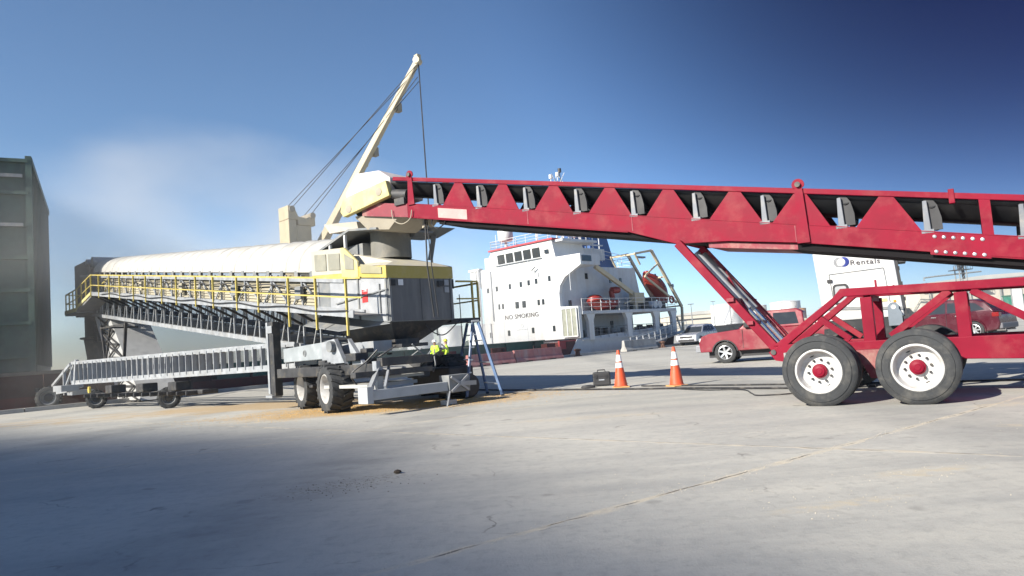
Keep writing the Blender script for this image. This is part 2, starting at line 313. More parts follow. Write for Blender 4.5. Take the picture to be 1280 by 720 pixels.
# ================= RED STACKING CONVEYOR (frame: u along belt, v away from camera)
RO=Vector((4.9,10.28,0)); RA=math.atan2(-.545,.839)
rc=thing('portable_conveyor',RO,RA,'long red wheeled belt conveyor with triangular side plates and black belt','conveyor')
V0,V1=1.35,2.65
zr=lambda u:3.24-.214*u; zt=lambda u:2.665-.213*u; zb=lambda u:2.35-.213*u
UH,UT=-9.45,9.0
for v,e in ((V0,.06),(V1,-.06)):
    sp=MB()
    pts=[(UH,zt(UH))]+[(u,zt(u)) for u in (-2.8,.5)]+[(UT,zt(UT)),(UT,zb(UT)),(1.28,2.08),(-.96,2.565),(-2.14,2.76),(-3.07,2.84),(-4.0,zb(-4.0)),(UH,zb(UH))]
    sp.prism([(u,v,z) for u,z in pts],(0,e,0))
    sp.build('side_channel',red,rc,bevel=.008)
    fl=MB()   # flanges of the channel
    for (ua,ub,f) in ((UH,UT,zt),):
        fl.beam((ua,v+e*1.0,f(ua)+.006),(ub,v+e*1.0,f(ub)+.006),.13,.012)
    fl.beam((UH,v+e*1.2,zb(UH)-.006),(-4.0,v+e*1.2,zb(-4)-.006),.16,.014); fl.beam((1.28,v+e*1.2,zb(1.28)-.006),(UT,v+e*1.2,zb(UT)-.006),.16,.014)
    fl.build('channel_flange',red,rc)
    rl=MB(); rl.beam((UH-.4,v+e/2,zr(UH-.4)),(UT,v+e/2,zr(UT)),.07,.09)
    rl.build('top_rail',red,rc,bevel=.01)
    # triangles: apex positions measured along the belt
    for ua,wl,wr in ((-7.95,.48,.40),(-6.78,.48,.38),(-5.55,.50,.42),(-4.32,.50,.44),(-3.15,.48,.46),(-1.95,.50,.46),(-.88,.5,.44),(.38,.48,.46)):
        t=MB(); za=zr(ua)-.03
        t.prism([(ua-wl,v+e*.2,zt(ua-wl)-.02),(ua+wr,v+e*.2,zt(ua+wr)-.02),(ua+.09,v+e*.2,za),(ua-.09,v+e*.2,za)],(0,e*.35,0)); t.build('side_gusset',red,rc)
    for up_ in (1.66,3.3,5.2,7.1,8.9):
        t=MB(); t.box(up_-.07,up_+.07,min(v,v+e),max(v,v+e),zt(up_),zr(up_)-.03); t.build('rail_post',red,rc)
    for ul,dl in ((-9.3,.55),(-.88,.2)):   # lifting eyes
        t=MB(); n=16; z1=zr(ul)+.1
        base=zt(ul)-.3
        if ul<-9: base=zt(ul)-.02
        poly=[(ul-.1,v-e*.25,base),(ul+.1,v-e*.25,base),(ul+.06,v-e*.25,z1-.06)]+[(ul+.1*math.cos(a),v-e*.25,z1+.1*math.sin(a)) for a in [R(x) for x in range(-20,201,20)]]+[(ul-.06,v-e*.25,z1-.06)]
        t.prism(poly,(0,-e*.35,0)); t.build('lifting_eye',red,rc)
        t=MB(); t.lathe([(.045,0),(.045,.09)],(ul,v-(.085 if e>0 else .0),z1),'Y',14); t.build('eye_hole',darkst,rc)
# bolts on the splice
for j,u in enumerate((.98,1.1,1.22,1.34,1.46,1.58)):
    for dz in (-.07,-.3):
        t=MB(); t.lathe([(.027,0),(.027,-.012),(.015,-.02)],(u,V0,zt(u)+dz),'Y',10); t.build('bolt',alu,rc,smooth=True)
t=MB(); t.prism([(.9,V0-.003,zt(.9)-.02),(1.66,V0-.003,zt(1.66)-.02),(1.66,V0-.003,zt(1.66)-.35),(.9,V0-.003,zt(.9)-.35)],(0,.004,0)); t.build('splice_plate',red,rc)
t=MB(); t.box(1.22,1.3,V0-.02,V0+.06,zr(1.26)-.12,zr(1.26)+.1); t.build('rail_clamp',red,rc,bevel=.01)
for u_ in (-6.2,-3.9,-1.0,2.9,5.6):
    t=MB(); t.box(u_-.008,u_+.008,V0-.006,V0+.0,zb(u_)+.02,zt(u_)-.02); t.build('weld_seam',redd,rc)
# name plate, worn pale
t=MB(); t.prism([(-8.55,V0-.006,zt(-8.55)-.06),(-7.75,V0-.006,zt(-7.75)-.06),(-7.75,V0-.006,zt(-7.75)-.28),(-8.55,V0-.006,zt(-8.55)-.28)],(0,.005,0)); t.build('worn_name_plate',mat('pale_pink_plate',(.55,.3,.28),.8,dirt=(.6,.5,.45),damt=.6),rc)
# belt: troughed carrying run + flat return run
VC=(V0+V1)/2
def beltrun(prof,u0,u1,zf,th,name):
    bmb=MB(); n=40; rows=[]
    for i in range(n+1):
        u=u0+(u1-u0)*i/n; rows.append([bmb.av((u,VC+pv,zf(u)+pz)) for pv,pz in prof])
    for i in range(n):
        for j in range(len(prof)-1): bmb.f.append([rows[i][j],rows[i+1][j],rows[i+1][j+1],rows[i][j+1]])
    o=bmb.build(name,belt,rc,smooth=True); sm=o.modifiers.new('solid','SOLIDIFY'); sm.thickness=th; sm.offset=0; return o
beltrun([(-.56,.51),(-.5,.46),(-.28,.25),(-.2,.23),(.2,.23),(.28,.25),(.5,.46),(.56,.51)],UH-1.2,UT-.2,lambda u:2.68-.213*u,.03,'carrying_belt')
beltrun([(-.5,0),(.5,0)],UH-1.2,UT-.2,lambda u:2.37-.213*u,.02,'return_belt')
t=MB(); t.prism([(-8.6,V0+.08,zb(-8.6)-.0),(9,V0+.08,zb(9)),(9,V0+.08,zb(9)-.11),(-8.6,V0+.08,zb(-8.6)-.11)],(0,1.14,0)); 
t.build('underside_pan',mat('matt_black_pan',(.012,.011,.012),.8,spec=.1),rc)  # near-black sheet along the underside of the frame
# idler stations
def idler(u):
    z=zt(u)
    r_=MB()
    for sg in (-1,1):
        c=VC+sg*.60
        r_.hexa([(u-.05,c-.035,z-.0),(u+.05,c-.035,z),(u+.05,c+.035,z),(u-.05,c+.035,z)],[(u-.03,c-.015+sg*.03,z+.48),(u+.03,c-.015+sg*.03,z+.48),(u+.03,c+.02+sg*.03,z+.48),(u-.03,c+.02+sg*.03,z+.48)])
        r_.box(u-.09,u+.09,c-.05,c+.05,z-.03,z+.035)
    r_.box(u-.05,u+.05,V0+.06,V1-.06,z-.05,z+.0)
    fr=r_.build('idler_frame',idl,rc,bevel=.008)
    q=MB()
    q.tube([(u+.09,VC-.57,z+.41),(u+.09,VC-.26,z+.17)],.06,12); q.tube([(u+.09,VC+.57,z+.41),(u+.09,VC+.26,z+.17)],.06,12); q.tube([(u+.09,VC-.23,z+.14),(u+.09,VC+.23,z+.14)],.06,12)
    q.build('idler_roller',belt,fr,smooth=True)
    cv=MB(); # curved guard seen from the side
    for sg in (-1,):
        c=VC+sg*.585
        pl=[(u-.03,c,z+.02),(u+.2,c,z+.02),(u+.2,c,z+.2),(u+.16,c,z+.4),(u+.1,c,z+.5),(u+.0,c,z+.52),(u-.03,c,z+.46)]
        cv.prism(pl,(0,.05,0))
    cv.build('roller_guard',plas,fr)
for k in range(15): idler(-8.62+1.19*k-(.0 if k else .0))
# cross members
for k in range(12):
    u=-9.0+1.6*k; t=MB(); t.beam((u,V0+.06,zb(u)+.08),(u,V1-.06,zb(u)+.08),.08,.1); t.build('cross_member',redd,rc)
# head section: yellow belt guard, hood, drum, dusty red frame
t=MB(); t.prism([(-9.97,1.22,5.32),(-9.87,1.22,4.93),(-11.42,1.22,4.66),(-11.52,1.22,4.80),(-11.42,1.22,5.12)],(0,.16,0)); hg=t.build('belt_guard',yeld,rc,bevel=.02)
for u,z,r_ in ((-10.2,5.08,.1),(-11.22,4.83,.1)):
    t=MB(); t.lathe([(r_,0),(r_,-.012),(r_*.6,-.02)],(u,1.22,z),'Y',18); t.build('guard_vent',tan,hg,smooth=True)
t=MB(); t.prism([(-11.5,1.42,4.9),(-10.0,1.42,5.0),(-10.0,1.42,5.42),(-10.35,1.42,5.66),(-11.1,1.42,5.72),(-11.5,1.42,5.3)],(0,1.2,0)); t.build('head_hood',mat('dust_white_hood',(.68,.6,.55),.8,dirt=(.5,.42,.33),damt=.5),rc,bevel=.03)
t=MB(); t.tube([(-11.0,1.45,4.85),(-11.0,2.55,4.85)],.24,20); t.build('head_drum',belt,rc,smooth=True)
t=MB(); t.prism([(-10.9,V0,4.62),(-9.45,V0,4.36),(-9.45,V0,4.67),(-10.4,V0,4.86),(-10.9,V0,4.86)],(0,.05,0)); t.prism([(-10.9,V1,4.62),(-9.45,V1,4.36),(-9.45,V1,4.67),(-10.4,V1,4.86),(-10.9,V1,4.86)],(0,-.05,0)); t.build('head_frame',redd,rc)
t=MB(); t.tube([(-9.9,1.42,4.98),(-9.45,1.42,4.9)],.13,14); t.tube([(-10.0,1.5,4.75),(-9.5,1.5,4.68)],.06,10); t.box(-9.8,-9.5,1.3,1.6,4.68,4.84); t.build('drive_motor',darkst,rc,smooth=True)
t=MB(); t.hexa([(-10.9,1.5,4.3),(-10.2,1.5,4.2),(-10.2,2.5,4.2),(-10.9,2.5,4.3)],[(-11.2,1.4,4.66),(-9.7,1.4,4.5),(-9.7,2.6,4.5),(-11.2,2.6,4.66)]); t.build('discharge_chute',tan,rc)
def loop(pts,r,name,m,par,n=24):
    P=[Vector(p) for p in pts]; out=[]
    for i in range(len(P)-1):
        p0,p1,p2,p3=P[max(i-1,0)],P[i],P[i+1],P[min(i+2,len(P)-1)]
        for k in range(6):
            t_=k/6; out.append(.5*((2*p1)+(-p0+p2)*t_+(2*p0-5*p1+4*p2-p3)*t_**2+(-p0+3*p1-3*p2+p3)*t_**3))
    out.append(P[-1]); q=MB(); q.tube(out,r,6); return q.build(name,m,par,smooth=True)
loop([(-9.9,1.3,4.6),(-9.85,1.3,4.35),(-9.6,1.3,4.22),(-9.35,1.3,4.3),(-9.28,1.3,4.5)],.012,'hose_loop',tan,rc)
loop([(-8.75,1.4,4.22),(-8.8,1.4,4.1),(-8.65,1.4,3.98),(-8.45,1.4,4.05),(-8.4,1.4,4.18)],.014,'hose_loop',blackm,rc)
t=MB(); t.tube([(-9.2,1.7,4.35),(-9.25,1.7,4.1)],.07,8); t.tube([(-9.35,1.6,4.5),(-9.2,2.0,4.28)],.16,12); t.build('snub_pulley',tan,rc,smooth=True)
# undercarriage trusses, near and far
FN,FF=1.22,2.5
for v,far in ((FN,0),(FF,1)):
    wd=.14
    f=MB()
    y0,y1=v,v+wd
    f.prism([(-1.58,y0,.80),(-1.40,y0,.90),(6.4,y0,.77),(6.4,y0,.50),(1.9,y0,.50),(-1.36,y0,.64)],(0,wd,0)); f.build('bottom_beam',red,rc,bevel=.012)
    f=MB(); f.prism([(-.52,y0,1.60),(-.4,y0,1.73),(6.4,y0,1.50),(6.4,y0,1.37),(-.36,y0,1.60),(-1.32,y0,.86),(-1.52,y0,.88)],(0,wd,0)); f.build('top_beam',red,rc,bevel=.012)
    for u in (-.045,1.22,2.6,4.0,5.4):
        f=MB(); f.box(u-.085,u+.085,y0+.004,y1-.004,.74,1.64-.035*u-.08); f.build('truss_post',red,rc,bevel=.01)
    f=MB(); f.beam((-.80,v+.07,1.32),(-.33,v+.07,.92),.1,.09); f.build('truss_brace',red,rc)
    f=MB(); f.beam((.25,v+.07,.93),(1.08,v+.07,1.55),.1,.1); f.build('truss_brace',red,rc)
    f=MB(); f.beam((1.36,v+.07,1.53),(2.5,v+.07,.72),.1,.1); f.build('truss_brace',red,rc)
    f=MB(); f.beam((2.72,v+.07,.80),(3.9,v+.07,1.46),.1,.1); f.build('truss_brace',red,rc)
    f=MB(); f.beam((-3.02,v+.07,2.84),(-1.46,v+.07,.80),.11,.15); f.build('lift_strut',red,rc,bevel=.01)
    f=MB(); f.prism([(-1.6,y0-.01,.78),(-1.35,y0-.01,.9),(-1.2,y0-.01,.88),(-1.3,y0-.01,.6),(-1.5,y0-.01,.64)],(0,wd+.02,0)); f.build('pivot_plate',red,rc)
f=MB(); f.tube([(-1.52,FN-.03,.78),(-1.52,FF+.2,.78)],.045,10); f.build('pivot_pin',darkst,rc)
for vv in (1.75,2.15):
    f=MB(); f.tube([(-2.86,vv,2.66),(-2.0,vv,1.55)],.075,12); hb=f.build('hydraulic_cylinder',galv,rc,smooth=True)
    f=MB(); f.tube([(-2.0,vv,1.55),(-1.48,vv,.85)],.035,10); f.build('cylinder_rod',chrome,hb,smooth=True)
f=MB(); f.beam((-2.15,FN-.04,1.72),(-2.15,FF+.2,1.72),.12,.06); f.beam((-1.85,FN-.04,1.30),(-1.85,FF+.2,1.30),.1,.06); f.build('strut_tie',redd,rc)
f=MB(); f.beam((-2.85,FF-.1,2.72),(-1.6,FF-.1,1.0),.04,.1); f.beam((-2.55,2.3,2.35),(-1.9,1.4,1.4),.05); f.build('strut_lattice',redd,rc)
f=MB(); f.hexa([(-2.5,V0+.07,2.70),(-1.0,V0+.07,2.46),(-1.0,V1-.07,2.46),(-2.5,V1-.07,2.70)],[(-2.5,V0+.07,2.80),(-1.0,V0+.07,2.56),(-1.0,V1-.07,2.56),(-2.5,V1-.07,2.80)]); f.build('mounting_plate',redd,rc)
for u in (-1.2,0.55,1.9,3.6,5.6):
    f=MB(); f.box(u-.06,u+.06,FN+.14,FF,.58,.72); f.build('frame_cross_beam',red,rc)
for u in (-.04,1.22): 
    f=MB(); f.box(u-.05,u+.05,FN+.14,FF,1.50,1.6); f.build('frame_cross_beam',red,rc)
f=MB(); f.prism([(.35-.6,.9,.75),(.95-.6,.9,.75),(.72-.6,.9,.32),(.55-.6,.9,.32)],(0,2.3,0)); f.build('suspension_hanger',redd,rc)
f=MB(); f.tube([(.0,FN-.02,.52),(.0,FN-.08,.52)],.09,14); f.build('hanger_bolt',red,rc,smooth=True)
# beams that carry belt load on the rear frame
for v in (FN+.07,FF+.07):
    f=MB(); f.beam((4.6,v,1.5),(4.4,v,zb(4.4)),.1,.1); f.build('support_leg',red,rc)
f=MB(); f.box(6.2,6.4,1.3,2.6,.4,.55); f.tube([(6.1,1.95,.5),(6.1,1.95,0.05)],.07,10); f.box(5.95,6.25,1.8,2.1,0,.05); f.build('parking_jack',galvd,rc)
f=MB(); f.box(.1,.13,FN+.05,FN+.08,1.6,1.82); f.box(.24,.26,FF,FF+.03,1.6,1.76); f.build('stub_pin',red,rc)
# tail hopper beyond the frame
f=MB(); f.hexa([(8.0,1.5,.75),(9.4,1.5,.55),(9.4,2.5,.55),(8.0,2.5,.75)],[(7.7,1.2,1.6),(9.6,1.2,1.4),(9.6,2.8,1.4),(7.7,2.8,1.6)]); f.build('tail_hopper',redd,rc)
# wheels: outer tyre profile with a dished white rim
def road_wheel(parent,u,vface,sgn,dual=True,D=1.045):
    Rr=D/2
    cen=Vector((u,vface,Rr-.012))
    W=.27
    def prof(pts): return [(r,sgn*h) for r,h in pts]
    t=MB(); t.lathe(prof([(.30,.03),(.33,.0),(.40,.0),(.455,.012),(.50,.035),(Rr,.06),(Rr+.0,.1),(Rr-.008,.104),(Rr-.008,.112),(Rr,.116),(Rr,.16),(Rr-.008,.164),(Rr-.008,.172),(Rr,.176),(Rr,.21),(.50,.24),(.40,W),(.30,W-.02)]),cen,'Y',64,cap=False)
    for rr in (.345,.44): t.lathe(prof([(rr,-.0),(rr+.004,-.004),(rr+.008,0)]),cen,'Y',64,cap=False)
    if dual: t.lathe(prof([(.30,W+.09),(.40,W+.07),(.50,W+.1),(Rr,W+.13),(Rr,W+.28),(.50,W+.31),(.40,W+.34),(.30,W+.32)]),cen,'Y',48,cap=False)
    ty=t.build('tyre',rubber,parent,smooth=True)
    t=MB(); t.lathe(prof([(.325,.0),(.31,-.006),(.298,.0),(.288,.03),(.28,.10),(.262,.145),(.215,.165),(.14,.158),(.11,.15),(.0,.15)]),cen,'Y',64,cap=False)
    t.lathe(prof([(.30,.12),(.30,.6)]),cen,'Y',32,cap=False)
    rm=t.build('rim',rimw,parent,smooth=True)
    t=MB(); t.lathe(prof([(.105,.152),(.105,.10),(.098,.085),(.078,.082),(.076,.058),(.045,.05),(.04,.042),(0.001,.042)]),cen,'Y',28); t.build('hub',red,parent,smooth=True)
    t=MB()
    for k in range(10):
        a=2*math.pi*k/10+.15; t.lathe([(.019,sgn*.165),(.019,sgn*.125),(.01,sgn*.118)],cen+Vector((.165*math.cos(a),0,.165*math.sin(a))),'Y',6)
    t.build('wheel_nuts',darkst,parent)
    for k in range(2):
        a=math.pi*k+2.0
        q=MB(); rad=Vector((math.cos(a),0,math.sin(a))); tan_=Vector((-math.sin(a),0,math.cos(a)))
        ring=[cen+rad*(.243+.018*math.cos(x))+tan_*(.036*math.sin(x))+Vector((0,sgn*(.153-.0*x),0)) for x in [2*math.pi*j/14 for j in range(14)]]
        q.prism(ring,(0,sgn*.01,0)); q.build('hand_hole',blackm,parent)
    return ty
for u in (-.625,.645):
    for vf,sg in ((0.3,1),(3.72,-1)): 
        t=MB(); t.lathe([(.2,0),(.24,.02),(.24,.24),(.2,.26)],(u,vf-.3+.2 if sg>0 else vf-.46,.51),'Y',24)
        wh=t.build('wheel',darkst,rc,smooth=True)
        road_wheel(wh,u,vf-.3 if sg>0 else vf,sg)
    f=MB(); f.tube([(u,.35,.51),(u,3.4,.51)],.06,12); f.build('axle',darkst,rc)
# mud flap and brake parts
f=MB(); f.box(-1.12,-1.09,.15,.6,.28,.8); f.build('mud_flap',mat('grey_flap',(.3,.3,.29),.8),rc)
# air hoses
loop([(-1.4,1.3,.6),(-1.2,1.4,.35),(-.6,1.5,.3),(0,1.5,.4)],.012,'air_hose',blackm,rc)
# ================= GREY SHIP LOADER (frame: a towards the ship, v to the right/away)
LO=Vector((-2.89,16.8,0)); LA=math.atan2(.714,-.70)
ld=thing('ship_loader',LO,LA,'long covered grey conveyor with white half-round cover and yellow walkway rails','ship loader')
TL=lambda p: Vector((p[0],-p[1],p[2]))
def LB(): return MB(TL)
K=.1245
cz=lambda a:3.05+K*a      # cover base / rail top
dz=lambda a:2.13+K*a      # walkway deck
bz=lambda a:1.09+K*a      # bottom chord
A0,A1=3.2,25.0
# half round cover in segments with overlapping ribs
t=LB(); n=14; rows=[]
AN=60
for i in range(AN+1):
    a=A0+(A1-A0)*i/AN; sc_=1-.0*i/AN
    # rounded far end
    if a>A1-.8: sc_=math.sqrt(max(.02,1-((a-(A1-.8))/.82)**2))
    rows.append([t.av((a,1.0-1.02*sc_*math.cos(math.pi*j/n),cz(a)+.08+(.97-.27*i/AN)*sc_*math.sin(math.pi*j/n))) for j in range(n+1)])
for i in range(AN):
    for j in range(n): t.f.append([rows[i][j],rows[i+1][j],rows[i+1][j+1],rows[i][j+1]])
t.f.append(rows[0])
cv=t.build('belt_cover',cover,ld,smooth=True)
t=LB()
for k in range(25):
    a=A0+.05+.86*k+(.07 if k%3==1 else -.03); r0,r1=1.025,1.05; ra=[];rb=[]
    for j in range(n+1):
        th=math.pi*j/n; c_,s_=-math.cos(th),math.sin(th)
        for aa,rr,lst in ((a,r0,ra),(a+.03,r1,ra),(a+.09,r1,ra),(a+.12,r0,ra)): lst.append(t.av((aa,1+rr*c_,cz(aa)+.08+(rr-.055-.27*(aa-A0)/(A1-A0))*s_)))
    for j in range(n):
        for q in range(3): t.f.append([ra[j*4+q],ra[j*4+q+1],ra[(j+1)*4+q+1],ra[(j+1)*4+q]])
t.build('cover_rib',cover,cv,smooth=True)
# top chord with gap below the cover
for v in (0,2.0):
    t=LB(); t.beam((1.9,v,cz(1.9)-.12),(26.5,v,cz(26.5)-.12),.1,.12); t.beam((1.0,v,dz(1)+.02),(26.5,v,dz(26.5)+.02),.1,.14); t.beam((3.0,v,bz(3)),(25.5,v,bz(25.5)),.12,.14)
    t.build('truss_chord',galv,ld)
    t=LB()
    k=0; a=3.2
    while a<25:
        t.beam((a,v,bz(a)),(a,v,dz(a)),.05,.05); t.beam((a,v,dz(a)),(a+.45,v,bz(a+.45)),.035,.035); t.beam((a,v,dz(a)),(a,v,cz(a)),.05,.05)
        
        if k%2==0: t.beam((a,v+.03,dz(a)+.1),(a+.85,v+.03,cz(a)-.1),.04,.04); t.beam((a+1.7,v+.03,dz(a)+.1),(a+.85,v+.03,cz(a)-.1),.04,.04)
        a+=.9; k+=1
    t.build('truss_lattice',galv,ld)
t=LB(); a=3.2
while a<25:
    t.beam((a,.0,bz(a)),(a,2,bz(a)),.07,.07); t.beam((a,0,bz(a)),(a+.9,2,bz(a+.9)),.05,.05); t.beam((a,0,cz(a)-.06),(a,2,cz(a)-.06),.05,.05); a+=.9
t.build('cross_bracing',galvd,ld)
t=LB()   # brackets holding the cover
a=3.5
while a<24.6: t=LB(); t.box(a-.1,a+.1,-.03,.05,cz(a)-.05,cz(a)+.12); t.build('cover_bracket',galvd,ld); a+=.86
# dusty guard panel with louvre slats behind the rails
t=LB()
a=3.3
while a<24.5:
    if True:
        for q in range(8):
            z=dz(a)+.10+q*.092; t.hexa([(a,.07,z),(a+.87,.07,z+K*.87),(a+.87,.09,z+K*.87),(a,.09,z)],[(a,.10,z+.07),(a+.87,.10,z+.07+K*.87),(a+.87,.12,z+.07+K*.87),(a,.12,z+.07)])
    a+=.9
t.build('louvre_panel',beige,ld)
t=LB(); t.beam((3.3,.14,dz(3.3)+.45),(24.5,.16,dz(24.5)+.45),.02,.82); t.build('back_sheet',mat('dusty_grey_sheet',(.3,.28,.22),.85,var=.2,dirt=(.45,.4,.28),damt=.6,dscale=.8),ld)
# belt and idlers inside
t=LB(); t.beam((2,1,dz(2)+.25),(26.5,1,dz(26.5)+.25),1.1,.04); t.beam((3,1,bz(3)+.35),(25,1,bz(25)+.35),1.1,.03); t.build('loader_belt',belt,ld)
# walkway
t=LB(); t.beam((.3,-.42,dz(.3)),(21.8,-.42,dz(21.8)),.72,.03); t.build('walkway_grating',mat('grating',(.2,.2,.2),.8,var=.2,dirt=DUST,damt=.6,dscale=3),ld)
t=LB(); t.beam((.3,-.78,dz(.3)+.03),(21.8,-.78,dz(21.8)+.03),.03,.17); t.build('walkway_toe_board',galv,ld)
a=3
while a<21.5:
    t=LB(); t.beam((a,-.76,dz(a)-.05),(a,.0,dz(a)-.45),.06,.06); t.beam((a,-.76,dz(a)-.07),(a,0,dz(a)-.07),.06,.06); t.build('walkway_bracket',darkst,ld); a+=1.15
def rail_run(pts,name='handrail'):
    t=LB()
    for p,q in zip(pts,pts[1:]): 
        t.beam(p,q,.045,.045); t.beam((p[0],p[1],p[2]-.45),(q[0],q[1],q[2]-.45),.035,.035)
    t.build(name,yel,ld)
RV=-.8
rail_run([(-.1,RV,cz(0)-.06),(.9,RV,cz(.9)-.06),(21.6,RV,cz(21.6)-.06)])
rail_run([(21.6,RV,cz(21.6)-.06),(24.0,RV,5.30),(26.0,RV,5.22)]); rail_run([(26.0,RV,5.22),(26.0,-.05,5.22)])
rail_run([(21.6,.0,cz(21.6)-.1),(24.0,.0,5.3)])
for a in [.55,1.95,3.35,5.1,6.5,8.2,9.6,11.3,12.7,14.4,15.8,17.5,18.9,20.4,21.6]:
    t=LB(); low=.95 if a<6 else .92
    if a<1: t.beam((a,RV,cz(a)-.06),(a,RV,1.72),.05,.05)
    else: t.beam((a,RV,cz(a)-.06),(a,RV,cz(a)-1.0-(.35 if a<4 else .05)),.05,.05)
    t.build('rail_post',yel,ld)
for a,zt_ in ((22.4,5.53),(23.2,5.4),(24.0,5.3),(24.7,5.27),(25.35,5.25),(26.0,5.22)):
    t=LB(); t.beam((a,RV,zt_),(a,RV,zt_-.95),.05,.05); t.build('rail_post',yel,ld)
t=LB(); t.hexa([(21.6,-.8,4.7),(24,-.8,4.25),(24,0,4.25),(21.6,0,4.7)],[(21.6,-.8,4.82),(24,-.8,4.37),(24,0,4.37),(21.6,0,4.82)]); t.box(24,26.1,-.82,2.1,4.2,4.32); t.build('end_platform',galvd,ld)
t=LB(); t.beam((21.6,-.83,4.86),(24,-.83,4.44),.02,.14); t.box(24,26.1,-.85,-.83,4.26,4.44); t.build('platform_kick_plate',yeld,ld)
# head box, motor, drop spout over the hold
t=LB(); t.box(26.0,28.6,.2,1.9,4.3,7.0); t.box(25.4,26.0,.3,1.8,5.9,6.6); t.build('head_box',darkst,ld,bevel=.03)
t=LB(); t.tube([(28.7,.9,5.9),(29.3,.9,5.9)],.32,14); t.tube([(28.9,.4,5.4),(28.9,1.3,5.4)],.2,10); t.build('head_motor',blackm,ld,smooth=True)
t=LB(); t.tube([(25.3,.2,6.8),(25.3,1.9,6.8)],.24,14); t.tube([(25.9,.1,6.85),(25.9,.5,6.85)],.15,12); t.build('head_pulley',galv,ld,smooth=True)
t=LB(); t.tube([(27.2,1,4.3),(27.2,1,3.2),(27.2,1,3.18),(27.2,1,3.1),(27.2,1,3.08),(27.2,1,.9)],[.72,.72,.95,.95,.78,.5],20); t.build('drop_spout',darkst,ld,smooth=True)
t=LB(); t.box(25.6,26.1,.4,.9,2.9,3.7); t.beam((26.2,.6,4.2),(25.8,.6,3.7),.06); t.build('spout_winch',darkst,ld,bevel=.03)
# support tower: panelled leg and lattice
t=LB(); t.prism([(21.0,.2,.05),(24.3,.2,4.0),(22.6,.2,3.8),(18.6,.2,.05)],(0,1.6,0)); t.build('support_leg',mat('pale_leg_panel',(.46,.46,.45),.6,dirt=(.3,.29,.27),damt=.4),ld)
t=LB(); t.beam((24.4,.1,4.05),(21.1,.1,.05),.12,.16); t.beam((24.4,1.9,4.05),(21.1,1.9,.05),.12,.16)
t.build('leg_chord',white,ld)
t=LB()
for q in range(6):
    f0=q/6; f1=(q+1)/6
    L0=lambda f:(21.0+3.3*f,.12,.05+3.95*f); R0=lambda f:(18.6+4.0*f,.12,.05+3.75*f)
    t.beam(L0(f0),R0(f1),.06); t.beam(R0(f0),L0(f1),.05); t.beam(L0(f0),R0(f0),.06)
t.build('leg_lattice',darkst,ld)
t=LB(); t.beam((19.3,-.9,1.8),(19.8,-.9,3.3),.1); t.beam((16.9,-.9,1.7),(16.5,-.9,3.2),.1); t.beam((19.8,-.9,3.2),(16.5,-.9,3.15),.07); t.beam((19.5,-.9,2.9),(16.9,-.9,1.8),.06); t.beam((19.7,-.9,3.2),(19.7,.5,3.2),.07); t.beam((19.3,-.9,1.8),(18.6,-.9,3.1),.06); t.build('arm_mast',darkst,ld)
# radial ladder arm from the chassis to the dolly at the quay edge
def AP(f,z): # along the arm, f 0..1
    a=4.35+(20.9-4.35)*f; v=-.85+(-1.75)*f; return (a,v,z)
t=LB()
def zz(f,k): return (1.69 if k else 1.09)+ (.12 if k else -.08)*f
for dv in (0,.7):
    def q(f,k): p=AP(f,zz(f,k)); return (p[0],p[1]+dv,p[2])
    t.beam(q(0,1),q(.85,1),.08,.12); t.beam(q(0,0),q(.85,0),.08,.16)
t.build('arm_chord',galv,ld)
t=LB()
for j in range(34):
    f=.85*j/33
    for dv in (0,.7):
        p=AP(f,zz(f,0)); t.beam((p[0],p[1]+dv,p[2]),(p[0],p[1]+dv,zz(f,1)),.035,.12)
t.build('arm_slat',galv,ld)
t=LB(); t.beam(AP(.84,.75),AP(.95,.66),.1,.12); t.beam(AP(.82,1.9),AP(.84,.6),.12,.12); t.beam(AP(.86,1.75),AP(.98,.95),.08,.1); t.beam(AP(.84,1.7),AP(.9,.75),.07); t.beam(AP(.9,1.55),AP(.9,.8),.1); t.box(17.6,18.9,-2.9,-2.3,.72,.95); t.build('dolly_drawbar',galv,ld)
